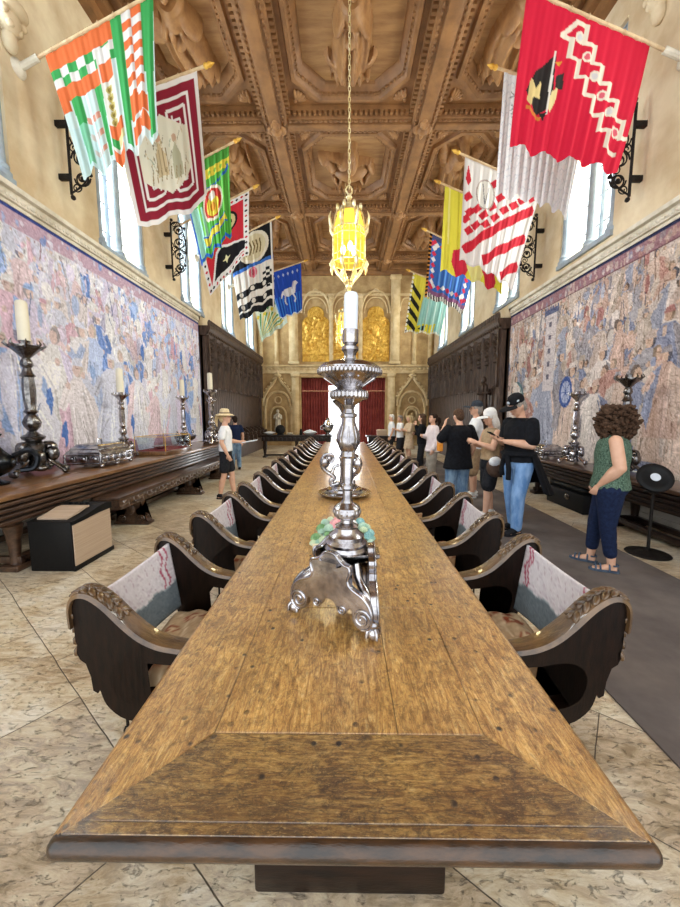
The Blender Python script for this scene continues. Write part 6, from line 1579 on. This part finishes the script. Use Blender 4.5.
person('person with curly brown hair, green sleeveless top and navy trousers, hand in pocket', (2.62, 3.52, Zc), 1.0, 1.62, dict(
    larm=((-.27, -.05, 1.13), (-.19, .1, .93)), rarm=((.25, .0, 1.14), (.22, .1, .93)), lhand=(.25, .5, -1), lfoot=(-.1, -.06), rfoot=(.1, .12), hair='brown', hairstyle='curly', hyaw=-1.35, top=GRN, topname='sleeveless_top', sleeve=0, bottom=NAVY, leg=.2, flare=.012, shoe=SAN, sandal=True, w=1.36, hem=.88, loose=.03, voxel=.008))
r_, Mh, k = person('person in black cap, black T-shirt and blue jeans looking down at a phone', (2.24, 4.62, Zc), PI/2+.25, 1.78, dict(
    larm=((-.24, .02, 1.14), (-.06, .27, 1.18)), rarm=((.24, .02, 1.14), (.06, .27, 1.2)), lhand=(.35, 1, .25), rhand=(-.3, 1, .2), curl=.8, palm=(0, 0, 1), lfoot=(-.1, .06), rfoot=(.1, -.06), hair='grey', hpitch=.5, top=BLACKT, topname='t_shirt', sleeve=.75, bottom=JEAN, shoe=SHOE, hat='black', emblem=True, w=1.2, hem=.92, loose=.03, voxel=.008))
mb = MB()                                                             # jacket knotted round the waist, hanging behind
nu, nv = 40, 16; U, V = np.meshgrid(np.linspace(0, 1, nu), np.linspace(0, 1, nv)); A_ = PI*(.98+1.08*U)
R1 = 1+.55*V+.06*np.sin(U*30)*V
pts = np.stack([.215*R1*np.cos(A_), .18*R1*np.sin(A_)-.12*V, 1.03-(.46+.05*np.sin(U*9))*V], -1).reshape(-1, 3)
grid_obj('tied_jacket', pts, nu, nv, BLACKT, parent=r_, thick=.02)
mb = MB(); mb.tube([(.21*math.cos(a), .165*math.sin(a), 1.02) for a in np.linspace(0, 2*PI, 24)], .03, 8); mb.ball((0, .17, 1.0), .045, 10, 7); mb.tube([(.02, .18, 1.0), (.05, .2, .85), (.04, .19, .74)], .03, 8); mb.tube([(-.02, .18, 1.0), (-.07, .19, .84), (-.06, .18, .7)], .03, 8); mb.build('tied_sleeves', BLACKT, r_, 60)
mb = MB(); mb.cb(-.037, .037, -.075, .075, -.004, .004, .003, Matrix.Translation((0, .38, 1.26)) @ Matrix.Rotation(.5, 4, 'X')); o = mb.build('phone', M['black'], None, 30)
o.matrix_world = Matrix.Translation((2.24, 4.62, Zc)) @ Matrix.Rotation(PI/2+.25, 4, 'Z') @ Matrix.Diagonal((k, k, k, 1)); tag(o, 'dark phone held by the person in the black cap', 'phone')
r_, Mh, k = person('person in white cap, tan sleeveless top and dark shorts, behind the black capped person', (2.16, 5.3, Zc), PI/2+.1, 1.6, dict(
    larm=((-.25, .1, 1.16), (-.12, .3, 1.24)), rarm=((.25, .06, 1.16), (.12, .28, 1.24)), hair='white', hairstyle='long', hpitch=.25, top=TAN, topname='sleeveless_top', sleeve=0, bottom=DKG, botname='shorts', leg=.55, flare=.03, shoe=SHOEW, hat='white', w=1.1, lfoot=(-.1, .1), rfoot=(.1, -.1), hem=.95))
bg = MB(); bg.ball((-.3, .06, .88), (.09, .15, .17), 14, 10); bo = bg.build('shoulder_bag', cloth_mat('brown_bag', '#4a3a30', '#655044', 12), r_, 60)
bg = MB(); bg.ball((-.34, .1, .96), (.06, .1, .08), 12, 8); bg.build('bag_flap', WHITET, bo, 60); bg = MB(); bg.tube([(-.3, .0, 1.02), (-.2, -.06, 1.3), (.0, -.1, 1.45), (.12, .06, 1.44)], .014, 6); bg.build('bag_strap', cloth_mat('brown_bag', ''), bo)
r_, Mh, k = person('person in black T-shirt and jeans seen from behind, hand raised', (1.84, 5.78, Zc), .25, 1.63, dict(
    larm=((-.32, .06, 1.2), (-.16, .2, 1.46)), rarm=((.29, -.02, 1.15), (.28, .06, .9)), lhand=(.3, .2, 1), hair='brown', hpitch=.3, top=BLACKT, topname='t_shirt', sleeve=.8, bottom=JEAN2, flare=.035, shoe=SHOE, w=1.24, hem=.72, loose=.03))
mb = MB(); mb.cb(-.035, .035, -.06, .06, -.12, .1, .02, Matrix.Translation((-.3, .1, 1.13))); mb.build('orange_pouch', cloth_mat('orange_nylon', '#d9862a', '#ee9f45', 14), r_, 40)
person('person in dark cap and white shirt standing before the carved panelling', (2.42, 6.65, Zc), PI/2-.3, 1.75, dict(larm=((-.25, .05, 1.16), (-.2, .22, 1.0)), rarm=hang(1), hair='grey', top=WHITET, sleeve=.6, bottom=TAN, botname='shorts', leg=.5, flare=.03, shoe=SHOEW, hat='navy', voxel=.01))
person('person with dark tied hair in a pale pink jacket and grey trousers', (1.93, 7.85, Zc), PI/2+.2, 1.55, dict(larm=hang(-1, .05), rarm=((.24, .04, 1.16), (.14, .2, 1.2)), hair='dark', hairstyle='tail', top=PINKW, topname='jacket', sleeve=1.9, bottom=GREYB, flare=.03, shoe=SHOEW, hem=.82, loose=.03, hpitch=-.1, voxel=.01))
person('person all in black with a hand at the chin', (1.93, 8.95, Zc), PI/2-.2, 1.55, dict(larm=((-.24, .08, 1.16), (-.04, .17, 1.42)), lhand=(.2, .1, 1), rarm=((.24, .06, 1.16), (.0, .2, 1.2)), hair='brown', hairstyle='long', top=BLACKT, sleeve=1.9, bottom=DKG, shoe=SHOE, voxel=.012))
person('person with blond hair in a knee length beige dress', (2.06, 11.4, Zc), PI/2+.3, 1.5, dict(larm=((-.22, .1, 1.16), (-.06, .26, 1.22)), rarm=((.22, .1, 1.16), (.06, .26, 1.22)), hair='blond', hairstyle='long', top=BEI, topname='dress', dress=.52, sleeve=1.3, shoe=SHOEW, voxel=.012))
person('person in white shirt and dark shorts beside the beige dress', (1.84, 11.85, Zc), PI/2+.2, 1.5, dict(larm=((-.22, .08, 1.16), (-.08, .24, 1.22)), rarm=hang(1), hair='grey', top=WHITET, sleeve=.7, bottom=DKG, botname='shorts', leg=.5, shoe=SHOEW, voxel=.012))
person('person in white top and dark trousers, leftmost of the far group', (1.62, 12.3, Zc), PI/2, 1.53, dict(larm=hang(-1, .03), rarm=hang(1), hair='white', top=WHITET, sleeve=.7, bottom=DKG, shoe=SHOE, voxel=.012))
# ================================================================ DAYLIGHT, LAMPS, CAMERA
w = bpy.data.worlds.new('overcast_sky'); sc.world = w; w.use_nodes = True
bgd = w.node_tree.nodes['Background']; bgd.inputs[0].default_value = (.93, .97, 1.0, 1); bgd.inputs[1].default_value = 2.6
def area(name, loc, rot, sx, sy, e, col=(1,1,1)):
    l = bpy.data.lights.new(name, 'AREA'); l.shape = 'RECTANGLE'; l.size = sx; l.size_y = sy; l.energy = e; l.color = col
    o = bpy.data.objects.new(name, l); COL.objects.link(o); o.location = loc; o.rotation_euler = rot; return o
for wins, X, s, col in ((winL, XL, -1, (.86, .94, 1)), (winR, XR, 1, (1, .95, .84))):
    for a, b in wins: area('window_daylight', (X+s*1.1, (a+b)/2, 6.3), (0, s*PI/2, 0), 3.4, 2.0, 620, col)
area('doorway_daylight', (-.02, YB+.9, 1.6), (PI/2, 0, PI), 1.6, 3.0, 150, (.92, .97, 1))
cam = bpy.data.cameras.new('camera'); co = bpy.data.objects.new('camera', cam); COL.objects.link(co)
co.location = CAM; co.rotation_euler = (PI/2-PITCH, 0, YAW); cam.sensor_fit = 'HORIZONTAL'; cam.sensor_width = 36; cam.lens = F_PX/680*36; cam.clip_start = .02; cam.clip_end = 200
sc.camera = co
vs_ = sc.view_settings; vs_.view_transform = 'Standard'; vs_.look = 'None'; vs_.exposure = -.05; vs_.gamma = 1; vs_.use_curve_mapping = False
sc.cycles.max_bounces = 8; sc.cycles.diffuse_bounces = 4; sc.cycles.transparent_max_bounces = 12; sc.cycles.sample_clamp_indirect = 6
sc.cycles.use_denoising = True
